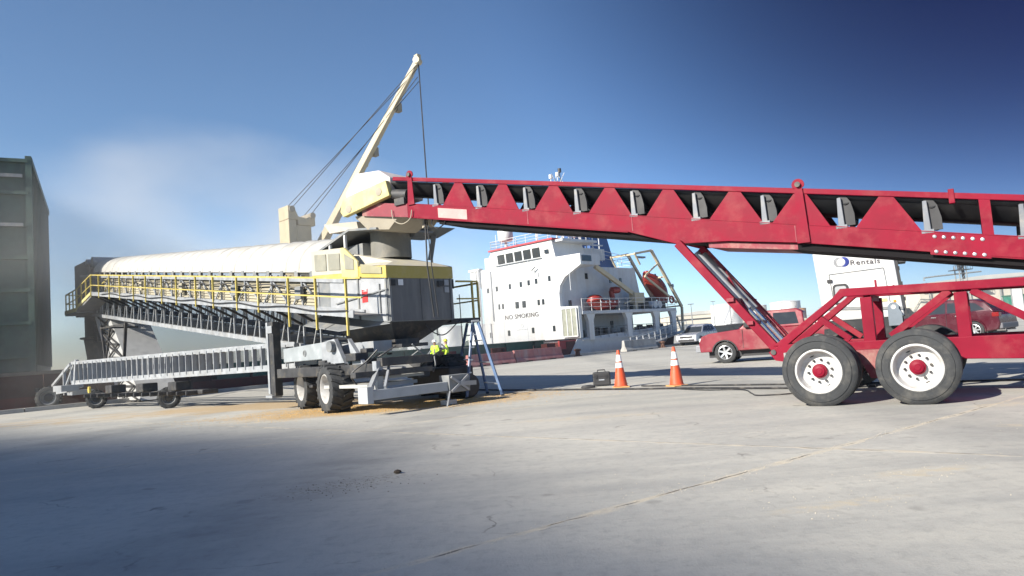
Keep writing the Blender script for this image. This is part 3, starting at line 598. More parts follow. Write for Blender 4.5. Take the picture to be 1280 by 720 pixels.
# machinery under the arm
lug_tyre_at=[]
t=LB(); 
t.beam((8.5,-1.0,.5),(17.5,-1.9,.5),.3,.14)
for q in range(14): a=8.8+.62*q; v=-1.0-.1*(a-8.5); t.box(a-.03,a+.03,v-.5,v+.5,.42,.56)
for (a,v) in ((12.4,-1.5),(14.8,-1.8),(10.2,-1.2)): t.box(a-.35,a+.35,v-.25,v+.25,.57,.85)
t.build('arm_machinery',darkst,ld,bevel=.03)
for a_,v_ in ((16.9,-1.7),(10.9,-1.1)):
    lug_tyre_at.append((a_,v_))
t=LB(); t.lathe([(.06,-.03),(.12,-.03),(.12,.03),(.06,.03)],(15.0,-2.6,.75),'Y',14); t.build('tie_ring',yel,ld)
def lug_tyre(par,cx,cy,D,W,ang,name='wheel',lugs=18,T=None,rimcol=None):
    """cx,cy local position; ang heading of the outer face normal (local frame)"""
    Rr=D/2; nrm=Vector((math.cos(ang),math.sin(ang),0)); rol=Vector((-math.sin(ang),math.cos(ang),0))
    fm=lambda p: Vector((cx,cy,Rr-.02))+rol*p[0]+nrm*p[1]+Vector((0,0,p[2]))
    b=MB(fm); b.lathe([(Rr*.3,-W*.3),(Rr*.36,-W*.2),(Rr*.36,W*.12),(Rr*.25,W*.2),(.001,W*.22)],ax='Y',n=24)
    wh=b.build(name,darkst,par,smooth=True)
    t=MB(fm); t.lathe([(Rr*.56,W*.40),(Rr*.62,W*.5),(Rr*.80,W*.52),(Rr*.90,W*.47),(Rr*.94,W*.36),(Rr*.94,-W*.36),(Rr*.90,-W*.47),(Rr*.8,-W*.52),(Rr*.62,-W*.5),(Rr*.56,-W*.4)],ax='Y',n=48,cap=False)
    for k in range(lugs):
        for sg in (-1,1):
            a=2*math.pi*(k+(.5 if sg>0 else 0))/lugs; da=.5*2*math.pi/lugs
            def pt(al,h,r): return (r*math.cos(al),h,r*math.sin(al))
            wd=.30*2*math.pi/lugs
            t.hexa([pt(a,0.02*sg*W,Rr*.9),pt(a+wd,0.02*sg*W,Rr*.9),pt(a+da+wd,sg*W*.5,Rr*.88),pt(a+da,sg*W*.5,Rr*.88)],[pt(a,0.02*sg*W,Rr),pt(a+wd,0.02*sg*W,Rr),pt(a+da+wd,sg*W*.49,Rr*.99),pt(a+da,sg*W*.49,Rr*.99)])
    t.build('tyre',rubber,wh,smooth=True)
    t=MB(fm); t.lathe([(Rr*.59,W*.46),(Rr*.56,W*.47),(Rr*.53,W*.42),(Rr*.50,W*.1),(Rr*.40,W*.04),(Rr*.3,W*.08),(Rr*.22,W*.06)],ax='Y',n=40,cap=False); t.lathe([(Rr*.57,W*.4),(Rr*.57,-W*.42)],ax='Y',n=32,cap=False)
    t.build('rim',rimcol or rimw,wh,smooth=True)
    t=MB(fm)
    for k in range(10):
        a=2*math.pi*k/10; t.lathe([(.018,W*.06),(.018,W*.14)],(Rr*.35*math.cos(a),0,Rr*.35*math.sin(a)),'Y',6)
    t.build('wheel_nuts',galvd,wh); return wh
for a_,v_ in lug_tyre_at: lug_tyre(ld,a_,-v_+.2,.72,.26,math.atan2(-.85,.35)-LA,lugs=16,rimcol=galvd)
# the four big lugged wheels of the carriage
def Lxy(X,Y):
    c,s=math.cos(LA),math.sin(LA); dx,dy=X-LO.x,Y-LO.y; return dx*c+dy*s,-dx*s+dy*c
angw=math.atan2(-.56,-.83)-LA
for X,Y in ((-4.20,16.55),(-5.35,18.55)):
    x,y=Lxy(X,Y); lug_tyre(ld,x,y,1.13,.52,angw)
for X,Y in ((-1.75,18.6),(-2.5,20.2)):
    x,y=Lxy(X,Y); lug_tyre(ld,x,y,1.13,.52,angw+math.pi)
# dolly wheels by the quay
angd=math.atan2(-.85,.35)-LA
for X,Y in ((-19.55,30.1),(-20.35,30.35),(-20.3,31.6)):
    x,y=Lxy(X,Y); lug_tyre(ld,x,y,.98,.36,angd,lugs=18,rimcol=galvd)
t=LB(); t.box(22.6,23.1,-2.9,-2.3,.3,.55); t.beam((22.8,-2.0,.5),(19.5,-1.8,.9),.2,.18); t.box(20.0,22.0,-2.0,-1.2,.5,.68); t.build('dolly_frame',galv,ld)
# jacking post
t=LB(); t.box(3.98,4.22,-.98,-.76,.35,2.3); t.build('jack_post',darkst,ld,bevel=.015)
t=LB(); t.box(4.24,4.34,-1.0,-.86,.4,2.3); t.box(4.05,4.42,-1.05,-.75,.3,.37); t.box(3.98,4.3,-1.01,-.99,2.0,2.2); t.build('jack_sleeve',galv,ld,bevel=.01)
# receiving box ---------------------------------------------------------
BW=1.9
t=LB(); t.prism([(0,0,1.97),(0,0,3.0),(3.3,0,3.42),(3.3,0,2.6),(1.9,0,2.25),(1.2,0,1.97)],(0,BW,0)); bx=t.build('receiving_box',galvd,ld)
t=LB(); t.box(-.02,.0,.02,BW-.02,1.99,3.0)
t.box(-.035,-.018,.92,.98,1.99,3.0)
t.build('end_plate',mat('weathered_steel_plate',(.15,.15,.15),.55,.3,var=.2,scale=2,dirt=(.3,.29,.28),damt=.6,dscale=3,streak=True),bx)
t=LB(); t.prism([(.02,-.012,2.0),(.02,-.012,3.0),(2.6,-.012,3.33),(2.6,-.012,2.45),(1.2,-.012,2.05)],(0,.01,0)); t.build('side_plate',mat('pale_galvanised_plate',(.36,.37,.385),.5,.2,var=.12,dirt=(.36,.36,.36),damt=.5,dscale=2,streak=True),bx)
t=LB()
for a in (.06,1.25): t.box(a-.03,a+.03,-.04,-.013,2.02,3.02+K*a)
t.box(.3,.33,-.05,-.013,2.2,2.9); t.beam((0,-.04,2.75),(2.3,-.04,2.6),.03,.03); t.box(-.05,-.02,.0,.06,1.99,3.0); t.box(-.05,-.02,BW-.06,BW,1.99,3.0); t.build('stiffener',galvd,bx)
for (a,z,s,h,m_) in ((.98,2.92,.09,.14,'w'),(.98,2.72,.12,.2,'r')):
    t=LB(); t.box(a-s/1,a+s/1,-.022,-.014,z-h,z+h*.6); t.build('warning_decal',reflw if m_=='w' else inkr,bx)
for v,z in ((.33,2.9),(1.72,2.9),(1.72,2.72)):
    t=LB(); t.box(-.05,-.036,v-.07,v+.07,z-.07,z+.07); t.build('square_decal',reflw if z>2.8 and v<1 else galv,bx)
t=LB(); t.box(-.08,-.036,.02,.16,2.82,2.96); t.box(-.07,-.036,1.45,1.6,2.8,2.94); t.build('latch_block',blackm,bx)
# sloping belly below the box
t=LB(); t.hexa([(.35,.35,1.52),(.35,.9,1.42),(2.4,.9,1.55),(2.4,.35,1.6)],[(-.0,.02,1.97),(-.0,BW-.05,1.97),(2.6,BW-.05,2.3),(2.6,.02,2.3)]); t.build('hopper_belly',darkst,ld)
t=LB(); t.prism([(-.0,-.02,1.93),(1.3,-.6,1.85),(3.0,-.6,2.1),(3.0,-.02,2.35)],(0,0,.02)); t.build('belly_plate',galvd,ld)
t=LB(); t.box(-.4,1.8,.0,.75,1.36,1.44); t.box(-.0,1.2,.1,.8,1.44,1.56); t.build('turntable',darkst,ld)
# hood: yellow rimmed roof, dusted white
t=LB(); t.hexa([(-.03,-.06,3.0),(-.03,BW+.06,3.0),(3.4,BW+.06,3.42),(3.4,-.06,3.42)],[(-.03,-.06,3.30),(-.03,BW+.06,3.30),(3.4,BW+.02,3.66),(3.4,-.02,3.66)]); hd=t.build('hood_band',yel,ld,bevel=.01)
t=LB(); t.hexa([(-.04,-.07,3.302),(-.04,BW+.07,3.302),(3.4,BW+.05,3.67),(3.4,-.05,3.67)],[(.25,.35,3.44),(.25,BW-.35,3.44),(2.0,BW-.35,3.86),(2.0,.35,3.86)]); t.build('hood_roof',mat('dust_whitened_roof',(.46,.43,.36),.85,dirt=(.5,.44,.2),damt=.5,dscale=1.5),ld)
t=LB(); t.prism([(1.15,-.07,3.12),(1.15,-.07,3.55),(1.75,-.07,3.98),(1.9,-.07,3.99),(1.9,-.07,3.2)],(0,.05,0)); t.build('hood_side',yeld,ld)
t=LB(); t.prism([(1.9,-.065,3.34),(1.9,-.065,3.99),(3.4,-.065,4.12),(3.4,-.065,3.46)],(0,.05,0)); t.build('hood_side',mat('cream_dusty_panel',(.42,.40,.33),.7,dirt=(.3,.28,.2),damt=.5,dscale=3),ld)
for a0,a1,z0,z1,z2 in ((1.3,1.72,3.36,3.62,3.82),(1.95,2.5,3.44,3.86,3.92),(2.62,3.2,3.5,3.93,3.99)):
    t=LB(); t.prism([(a0,-.085,z0),(a1,-.085,z0+.06),(a1,-.085,z2),(a0,-.085,z1)],(0,.012,0)); t.build('dusty_window',mat('dust_covered_pane',(.24,.235,.19),.7,dirt=(.36,.33,.24),damt=.5,dscale=4),hd)
t=LB(); t.prism([(.12,-.085,3.12),(1.0,-.085,3.24),(1.0,-.085,3.46),(.12,-.085,3.28)],(0,.012,0)); t.build('dusty_window',mat('dusty_pane_yellowish',(.3,.28,.18),.7),hd)
# cables, junction boxes and caked dust on the loader's flank
for a in (4.2,8.4,12.9,17.3):
    t=LB(); t.box(a-.16,a+.16,-.1,-.02,dz(a)+.25,dz(a)+.6); t.build('junction_box',galvd if a<9 else beige,ld,bevel=.01)
loop([TL((a,-.83-.01*(k%2),dz(a)+.10-.06*(k%2))) for k,a in enumerate([.5+1.5*q for q in range(14)])],.018,'walkway_cable',blackm,ld)
loop([TL((a,-.05,cz(a)-.28-.05*(k%2))) for k,a in enumerate([3.2+1.4*q for q in range(15)])],.02,'power_cable',darkst,ld)
# feed hopper that takes the red conveyor's head
t=LB(); t.prism([(3.4,.1,4.12),(1.75,.1,4.47),(.5,.1,4.30),(.5,.1,4.25),(1.75,.1,4.41),(3.4,.1,4.06)],(0,1.75,0)); t.build('hopper_top_plate',galvd,ld)
for a,zt_ in ((2.75,4.2),(2.0,4.38)):
    t=LB(); t.box(a-.035,a+.035,.12,.18,3.7,zt_); t.build('hopper_prop',white,ld)
t=LB(); t.tube([(1.35,1.1,3.66),(1.35,1.1,4.42)],[.52,.52],20); t.build('hopper_throat',mat('dark_grey_steel',(.17,.165,.145),.7,dirt=DUST,damt=.4),ld,smooth=True)  # throat body in dark grey, dusted
t=LB(); t.box(1.75,3.0,.5,1.7,3.7,4.12); t.build('hopper_housing',galvd,ld)
t=LB(); t.hexa([(.9,1.5,4.2),(1.6,1.5,4.25),(1.6,2.3,4.25),(.9,2.3,4.2)],[(.5,1.4,4.42),(1.8,1.4,4.5),(1.8,2.6,4.5),(.5,2.6,4.42)]); t.beam((.9,2.0,3.6),(.8,2.1,4.25),.09,.12); t.build('hopper_wing',galvd,ld)
t=LB(); t.tube([(1.35,1.1,4.44),(1.35,1.1,4.52),(1.35,1.1,4.78)],[.5,.56,.86],24); t.build('hopper_cone',tan,ld,smooth=True)
t=LB(); t.hexa([(1.6,.3,4.46),(3.0,.3,4.56),(3.0,1.8,4.56),(1.6,1.8,4.46)],[(1.5,.2,4.62),(3.1,.2,4.82),(3.1,1.9,4.82),(1.5,1.9,4.62)]); t.build('hopper_flap',mat('pale_dusty_plate',(.6,.55,.47),.85,dirt=DUST,damt=.4),ld)
# service platform right of the box
t=LB(); t.box(.1,1.6,BW+.02,BW+1.0,1.9,2.0); t.build('service_platform',darkst,ld)
for pts in ([(.1,BW+.98,2.9),(1.6,BW+.98,2.9)],[(.1,BW+.25,2.95),(.1,BW+.98,2.95)]):
    rail_run(pts,'platform_rail')
for a,v in ((.1,BW+.98),(1.6,BW+.98),(.1,BW+.78)):
    t=LB(); t.beam((a,v,2.93),(a,v,2.0),.045); t.build('rail_post',yel,ld)
# pale side beam with round emblem
t=LB(); t.hexa([(1.6,-.85,1.22),(3.7,-.85,1.2),(3.7,-.45,1.2),(1.6,-.45,1.22)],[(1.6,-.85,1.63),(3.7,-.85,1.56),(3.7,-.45,1.56),(1.6,-.45,1.63)]); sb=t.build('side_beam',mat('pale_painted_beam',(.29,.315,.325),.4,dirt=(.48,.5,.5),damt=.5,dscale=1.5),ld,bevel=.02)
t=LB(); t.lathe([(.06,0),(.08,0),(.08,-.008),(.06,-.008)],(2.55,-.856,1.4),'Y',20,cap=False); t.box(2.53,2.57,-.862,-.854,1.36,1.44); t.build('round_emblem',galvd,sb)
t=LB(); t.prism([(.6,-.86,.95),(1.7,-.86,.95),(1.7,-.86,1.62),(1.1,-.86,1.68)],(0,.1,0)); t.prism([(-.1,-.86,1.05),(.35,-.86,1.05),(.5,-.86,1.65)],(0,.1,0)); t.box(.0,3.2,-.5,.0,1.3,1.55); t.build('slew_bracket',galv,ld)
t=LB(); t.tube([(1.15,-.98,1.5),(1.15,-.7,1.5)],.13,16); t.build('slew_pin',galvd,ld,smooth=True)
# carriage frame under it
t=LB()
t.box(-1.12,-.92,-1.05,.3,.98,1.16)
t.box(-1.1,-.9,-1.7,.3,.78,.9)
t.box(1.9,2.2,-1.0,.6,.80,1.05)
for v in (-1.0,.2): t.box(-.92,3.6,v-.1,v+.1,.82,1.05)
t.build('carriage_frame',darkst,ld,bevel=.015)
t=LB(); t.box(-1.45,-1.2,-1.55,.42,.32,.52); t.box(-1.5,-1.15,-1.7,-1.55,.26,.6); t.build('outrigger_beam',mat('pale_outrigger_paint',(.38,.40,.41),.45,dirt=(.35,.33,.28),damt=.4),ld,bevel=.01)
t=LB(); t.box(-1.5,-1.15,.42,1.02,.27,.66); t.build('outrigger_end_box',galvd,ld,bevel=.01)
t=LB(); t.beam((-1.53,.46,.3),(-1.53,.95,.62),.03,.05); t.beam((-1.53,.95,.3),(-1.53,.46,.62),.03,.05); t.beam((-1.53,.7,.46),(-1.55,1.15,.44),.05,.1); t.build('end_box_ribs',galv,ld)
t=LB(); t.beam((-1.3,-1.5,.55),(-.95,-1.0,1.0),.08,.1); t.beam((-1.4,-1.2,.55),(-1.0,-.8,.95),.05,.08); t.box(-1.05,-.9,-1.15,-1.0,.4,1.1); t.build('outrigger_strut',galv,ld)
t=LB(); t.box(-.9,.9,-1.3,.0,.55,.62); t.hexa([(-.9,-1.0,.7),(-.4,-1.0,.95),(-.4,.2,.95),(-.9,.2,.7)],[(-.9,-1.0,.76),(-.4,-1.0,1.0),(-.4,.2,1.0),(-.9,.2,.76)]); t.build('deck_sheet',mat('dusty_light_sheet',(.4,.4,.38),.7,dirt=DUST,damt=.5),ld)
t=LB(); t.beam((-1.5,.42,.3),(-1.9,.0,.03),.03); t.box(-1.5,-1.3,.3,.6,.02,.12); t.beam((-1.4,.45,.1),(-1.4,.45,.3),.05); t.build('outrigger_prop',galv,ld)
rr=random.Random(3); t=LB()
for q in range(26):
    a=rr.uniform(-.8,2.8); v=rr.uniform(-.9,.4); z=rr.uniform(.45,1.35); s=rr.uniform(.05,.22); t.box(a-s,a+s,v-s*.8,v+s*.8,z-s*.4,z+s*.4)
t.build('drive_gear',darkst,ld,bevel=.02)
for q in range(6):
    p=[(-1.0+rr.uniform(-.1,.3),rr.uniform(-1,1.6),rr.uniform(1.2,1.45))]
    for k in range(3): p.append((p[-1][0]+rr.uniform(-.2,.3),p[-1][1]+rr.uniform(-.5,.5),p[-1][2]+rr.uniform(-.35,.15)))
    P=[TL((x[0],min(x[1],.6),x[2])) for x in p]; loop(P,.018,'hydraulic_hose',blackm if q%2 else galvd,ld)
loop([TL(x) for x in ((0,1.0,1.9),(-.1,1.15,1.68),(-.1,1.5,1.6),(-.1,1.9,1.85),(0,2.1,1.95))],.014,'slack_cable',blackm,ld)
t=LB(); t.tube([(0,2.15,2.6),(0,2.15,1.1)],.012,6); t.build('hanging_cable',blackm,ld)
t=LB(); t.tube([(-.4,2.0,.3),(.6,2.0,.3)],.3,14); t.box(-.3,1.2,1.4,2.2,.15,.8); t.build('power_pack',blackm,ld,bevel=.05)
# thin cables hanging from the red conveyor's head down behind the hood
p0=RO+Matrix.Rotation(RA,3,'Z')@Vector((-9.15,1.6,4.3))
for d_,r_,lab in ((0,.02,'thick dark cable hanging from the conveyor head beside the grey box, left of two'),(.1,.014,'thin dark cable hanging from the conveyor head, right of two beside the grey box')):
    cb=MB(); cb.tube([p0+Vector((d_*.4,0,0)),Vector((p0.x-.02+d_,p0.y,3.2)),Vector((p0.x+.05+d_,p0.y+.1,2.0))],r_,6)
    tag(cb.build('hanging_cable',blackm),lab,'cable')
# ================= SHIP (frame: s towards the stern, t inboard)
sh=thing('cargo_ship',SO,SA,'white cargo ship accommodation block with NO SMOKING on its front, moored along the quay','ship')
def B(): return MB()
TB=10.8
# hull: side plating, bow part runs out of frame on the left
t=B(); t.prism([(-70,.3,-3),(12.0,.3,-3),(13.3,.3,1.1),(-1.5,.3,1.1),(-1.5,.3,.5),(-70,.3,.5)],(0,11,0)); t.build('hull',hullr,sh)
t=B(); t.prism([(-1.2,.26,.05),(11.2,.26,.05),(12.8,.26,1.2),(13.5,.26,1.7),(13.5,.26,1.9),(-.2,.26,1.25)],(0,.04,0)); t.build('hull_plating',shipg,sh)
t=B(); t.box(-70,-1.55,.3,11.2,.5,.56); t.build('main_deck',hullr,sh)
t=B()
for s_ in range(-68,-2,3): t.box(s_,s_+.12,.32,.42,.56,1.0)
t.box(-70,-28,.3,.4,.56,1.45)
for s_ in range(-69,-28,2): t.box(s_-.05,s_+.05,.18,.3,.2,1.45)
t.build('bulwark',mat('rusty_brown_bulwark',(.06,.03,.026),.7,var=.25,dirt=(.1,.08,.07),damt=.7,dscale=.7),sh)
t=B(); t.box(-27,-1.9,2.2,9.2,.56,1.35); t.build('hatch_coaming',green,sh)
t=B()
for k in range(9): t.box(-27+k*3.0,-26.9+k*3.0,2.08,2.2,.6,1.33)
t.box(-27,-1.9,2.05,2.2,1.28,1.36); t.build('coaming_stay',green,sh)
t=B(); t.box(-60,-27.5,2.2,9.2,.56,1.6); t.box(-60,-27.5,1.9,2.2,1.5,1.62); t.build('hatch_coaming',mat('dusty_coaming',(.12,.12,.1),.8,dirt=(.3,.26,.2),damt=.6),sh)
t=B(); 
for s_ in (-3.4,-8.5,-13): t.box(s_,s_+.9,.5,1.1,.56,1.05)
t.build('deck_locker',hullr,sh)
t=B(); t.box(-2.2,-.1,.32,.5,.5,1.2); t.build('red_bulwark',mat('ship_red_panel',(.38,.05,.05),.6,dirt=(.2,.1,.08),damt=.5,dscale=2),sh)
# accommodation front, lit: wall with flared bridge wings
t=B()
poly=[(0,.1,1.3),(0,.1,3.75),(0,1.9,3.85),(0,1.9,4.9),(0,1.75,5.5),(0,1.2,6.1),(0,-.5,6.9),(0,-.5,7.75),(0,1.9,7.8),(0,10.6,7.8),(0,12.2,7.8),(0,12.2,7.2),(0,11.0,6.4),(0,10.75,6.0),(0,10.75,1.3)]
t.prism(poly,(.35,0,0)); t.build('front_wall',shipw,sh,bevel=.03)
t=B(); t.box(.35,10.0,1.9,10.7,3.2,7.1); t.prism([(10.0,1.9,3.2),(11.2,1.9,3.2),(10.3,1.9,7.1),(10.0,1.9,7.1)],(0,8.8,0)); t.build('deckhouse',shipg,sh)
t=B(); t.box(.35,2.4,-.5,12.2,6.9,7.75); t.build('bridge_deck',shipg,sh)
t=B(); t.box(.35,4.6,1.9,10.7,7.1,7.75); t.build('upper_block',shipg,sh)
# wheelhouse with five big windows
t=B(); t.hexa([(0.0,2.0,7.8),(3.8,2.0,7.8),(3.8,10.2,7.8),(0.0,10.2,7.8)],[(-.12,2.2,9.2),(3.6,2.2,9.2),(3.6,9.2,9.2),(-.12,9.2,9.2)]); t.build('wheelhouse',shipw,sh,bevel=.03)
t=B(); t.box(-.25,3.9,2.0,9.4,9.2,9.34); t.build('wheelhouse_roof',mat('red_roof_edge',(.4,.05,.06),.6),sh)
t=B(); t.box(.1,4.4,1.2,9.2,9.0,9.19); t.build('roof_overhang',shipg,sh)
for k in range(5):
    v=3.55+k*1.02
    t=B(); xx=lambda z:-.02-.12*(z-7.8)/1.4-.03
    t.hexa([(xx(8.05),v,8.02),(xx(8.05)+.02,v,8.02),(xx(8.05)+.02,v+.82,8.02),(xx(8.05),v+.82,8.02)],[(xx(8.8),v,8.8),(xx(8.8)+.02,v,8.8),(xx(8.8)+.02,v+.82,8.8),(xx(8.8),v+.82,8.8)]); t.build('bridge_window',winm,sh)
t=B(); t.box(-.2,-.1,3.4,8.8,7.93,7.98); t.build('window_ledge',shipg,sh)
t=B(); t.box(-.14,-.08,2.6,3.0,8.2,8.5); t.build('bridge_window',winm,sh)
t=B(); t.box(.2,.9,-.55,-.5,7.15,7.6);  t.box(.9,1.3,-.55,-.5,7.15,7.6); t.build('wing_window',winm,sh)
def port(v,z,w_=.26,h=.42):
    t=B(); t.box(-.03,.0,v-w_/2,v+w_/2,z-h/2,z+h/2); o=t.build('porthole',winm,sh)
for v,z in ((10.0,5.95),(8.9,6.0),(7.3,6.03),(6.0,6.06),(5.1,6.1),(4.25,6.13),(2.8,6.18)): port(v,z)
for v,z,w_ in ((8.75,4.45,.2),(8.3,4.45,.2),(6.6,4.4,.4),(5.8,4.4,.4),(4.15,4.4,.25),(3.65,4.4,.25)): port(v,z,w_,.44 if w_<.3 else .55)
for v,z in ((10.0,2.1),(7.8,2.15),(5.0,2.2),(2.7,2.2)): port(v,z,.26,.45)
def ftext(body,size,m,v,z,sx=1.0):
    return text('lettering',body,size,m,sh,frame_mat((0,-1,0),(0,0,1),(-.02,v,z)),sx=sx,ext=.012)
ftext('NO SMOKING',.52,inkd,6.2,3.45,1.12)
t=B()
for k in range(7): t.box(-.02,-.005,5.65+k*.18,5.76+k*.18,2.3,2.38)
t.build('faint_marks',inkg,sh)
t=B(); t.lathe([(.12,0),(.16,0),(.16,-.01),(.12,-.01)],(-.012,6.2,2.65),'X',12,cap=False); t.build('small_emblem',inkg,sh)
# pipe and vent on the front, glazed cabinet at the corner
t=B(); t.tube([(-.1,9.5,7.6),(-.1,9.5,3.3)],.05,6); t.tube([(-.05,11.4,7.8),(-.05,11.4,6.6)],.05,6); t.tube([(-.2,10.9,7.9),(-.2,10.9,1.3)],.09,8); t.build('drain_pipe',shipg,sh)
t=B(); t.box(-.1,.35,10.9,12.3,7.8,8.0); t.box(.2,.6,9.6,10.4,7.8,8.8); t.build('wing_bulwark',shipw,sh)
t=B(); t.box(-.12,-.02,.2,1.75,1.45,3.65); cab_=t.build('glazed_panel',mat('pale_yellow_glass',(.30,.31,.25),.4),sh)
t=B()
for v in (.2,.7,1.2,1.7): t.box(-.17,-.12,v-.04,v+.04,1.45,3.65)
t.box(-.17,-.12,.2,1.7,3.6,3.68); t.box(-.17,-.12,.2,1.7,1.42,1.5); t.build('panel_bars',shipw,cab_)
t=B(); t.tube([(-.3,4.4,7.0),(-.3,4.0,7.25)],.05,6); t.tube([(-.35,4.0,7.0),(-.35,4.0,6.6)],.04,6); t.build('floodlight',galvd,sh)
def railing(pts,h=.95,posts=1.2,m=white,name='railing',parent=sh):
    t=B()
    for p,q in zip(pts,pts[1:]):
        p=Vector(p);q=Vector(q); L_=(q-p).length; n=max(1,int(L_/posts))
        for z in (h,h*.66,h*.33): t.tube([p+Vector((0,0,z)),q+Vector((0,0,z))],.025 if z==h else .016,5)
        for k in range(n+1):
            r_=p.lerp(q,k/n); t.tube([r_,r_+Vector((0,0,h))],.025,5)
    return t.build(name,m,parent)
t=B()
for v in (8.35,5.6,3.1): t.box(-.012,.0,v-.012,v+.012,1.4,7.7)
for z in (3.05,5.2): t.box(-.012,.0,2.0,10.7,z-.012,z+.012)
t.build('plate_seam',shipg,sh)
t=B(); t.tube([(-.12,4.9,7.9),(-.12,4.9,6.9)],.03,5); t.tube([(-.08,9.9,3.1),(-.08,9.9,1.4)],.04,5); t.tube([(-.1,.6,6.4),(-.1,.6,5.0)],.03,5); t.build('vent_pipe',shipg,sh)
railing([(3.6,2.2,9.34),(-.1,2.2,9.34),(-.1,9.2,9.34),(3.6,9.2,9.34)],.7)
railing([(4.6,2,7.75),(10.0,2,7.1),(10.0,10.4,7.1)],.95)
railing([(.4,.05,3.35),(13.4,.05,3.35),(13.4,10,3.35)],.95,1.1)
# radar dome, mast, aerials
t=B(); t.tube([(.6,8.0,9.34),(.6,8.0,10.1)],.12,8); t.lathe([(.02,9.95),(.55,9.98),(.66,10.15),(.66,10.9),(.5,11.2),(.25,11.35),(.01,11.4)],(.6,8.0,0),'Z',20); t.build('satellite_dome',shipw,sh,smooth=True)
t=B(); t.tube([(.5,4.3,9.34),(.5,4.3,11.2)],.08,8); t.box(.3,.7,4.0,4.6,11.2,11.5); t.tube([(.3,2.9,9.34),(.3,2.9,11.4)],.03,6); t.tube([(.4,9.0,9.3),(.4,9.0,10.7)],.03,6); t.tube([(.2,6.4,9.34),(.2,6.4,10.0)],.04,6); t.build('aerial',shipw,sh,smooth=True)
MS,MT=5.2,5.5
t=B()
for ds in (-.35,.35):
    for dt in (-.35,.35): t.tube([(MS+ds*1.3,MT+dt*1.3,7.7),(MS+ds*.7,MT+dt*.7,14.6)],.07,6)
for k in range(7):
    z=8.2+k*1.1; 
    for a_,b_ in (((-.4,-.4),(.4,-.4)),((.4,-.4),(.4,.4)),((.4,.4),(-.4,.4)),((-.4,.4),(-.4,-.4))): t.tube([(MS+a_[0],MT+a_[1],z),(MS+b_[0],MT+b_[1],z+.0)],.04,5); t.tube([(MS+a_[0],MT+a_[1],z),(MS+b_[0],MT+b_[1],z+1.1)],.03,5)
t.box(MS-1.0,MS+1.0,MT-1.0,MT+1.0,11.0,11.1); t.box(MS-.8,MS+.8,MT-.8,MT+.8,14.6,14.68)
t.build('mast',shipw,sh)
t=B(); t.beam((MS-1.2,MT+.9,14.95),(MS+.6,MT-1.3,14.8),.16,.2); t.tube([(MS-.3,MT-.2,14.6),(MS-.3,MT-.2,14.9)],.1,8); t.build('radar_scanner',darkst,sh)
for ds,z in ((-.1,15.7),(-1.0,15.4),(.25,16.1)):
    t=B(); t.tube([(MS+ds,MT,z-.1),(MS+ds,MT,z+.25)],.16,10); t.tube([(MS+ds,MT,14.6),(MS+ds,MT,z)],.04,6); t.build('mast_lamp',darkst if ds>0 else shipw,sh,smooth=True)
t=B()
for s_,t_,h in ((3.0,2.4,9.6),(3.6,2.4,10.2),(4.0,2.6,9.8),(4.5,2.4,10.4),(5.2,2.3,9.9),(5.6,2.6,10.8),(6.2,2.4,9.7)): t.tube([(s_,t_,7.7),(s_,t_,h)],.05,6); t.lathe([(.01,h-.1),(.16,h),(.01,h+.2)],(s_,t_,0),'Z',8)
t.box(2.6,6.6,2.2,3.4,7.75,8.7); t.box(2.8,6.4,2.15,2.3,8.95,9.05)
t.build('aerial_cluster',shipg,sh)
t=B(); t.lathe([(.3,0),(.32,.1),(.2,.12)],(3.2,2.1,8.4),'Y',16); t.build('searchlight',shipw,sh,smooth=True)
t=B(); t.hexa([(7.0,4.0,7.1),(10.6,4.0,7.1),(10.6,7.5,7.1),(7.0,7.5,7.1)],[(7.3,4.3,12.2),(9.2,4.3,12.2),(9.2,7.2,12.2),(7.3,7.2,12.2)]); t.build('funnel',bluep,sh,bevel=.1)
# side: portholes, decks, columns, lower recess
for s_,z in ((1.0,6.5),(3.5,6.3),(6.7,6.0),(8.1,5.95),(1.2,4.1),(10.0,.0)):
    if z>0:
        t=B(); t.box(s_-.16,s_+.16,1.86,1.9,z-.24,z+.24); t.build('porthole',winm,sh)
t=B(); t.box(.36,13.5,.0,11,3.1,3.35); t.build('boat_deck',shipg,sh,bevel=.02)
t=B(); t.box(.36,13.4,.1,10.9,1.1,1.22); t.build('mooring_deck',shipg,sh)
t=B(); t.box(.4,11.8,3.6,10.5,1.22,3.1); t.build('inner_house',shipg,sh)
for s_ in (1.4,6.4,10.4,13.1):
    t=B(); t.prism([(s_-.3,.05,1.1),(s_+.3,.05,1.1),(s_+.3,.05,2.6),(s_+.55,.05,3.1),(s_-.55,.05,3.1),(s_-.3,.05,2.6)],(0,.3,0)); t.build('deck_column',shipw,sh)
for s_ in (3.2,5.2,8.6):
    t=B(); t.box(s_-.17,s_+.17,3.55,3.6,2.0,2.6); t.build('porthole',winm,sh)
rq=random.Random(5); t=B()
for k in range(22):
    s_=rq.uniform(1.6,12.8); h=rq.uniform(.2,.9); v=rq.uniform(.6,2.8); t.box(s_-.2,s_+.2,v-.2,v+.2,1.22,1.22+h)
t.build('mooring_gear',darkst,sh,bevel=.03)
t=B()
for k in range(6): s_=.9+k*1.9; t.tube([(s_,1.0,1.22),(s_,1.0,1.9)],.14,8); t.tube([(s_+.45,1.0,1.22),(s_+.45,1.0,1.9)],.14,8)
t.build('mooring_bollard',galvd,sh,smooth=True)
railing([(1.5,.15,1.22),(13.1,.15,1.22)],.85,1.0,galvd)
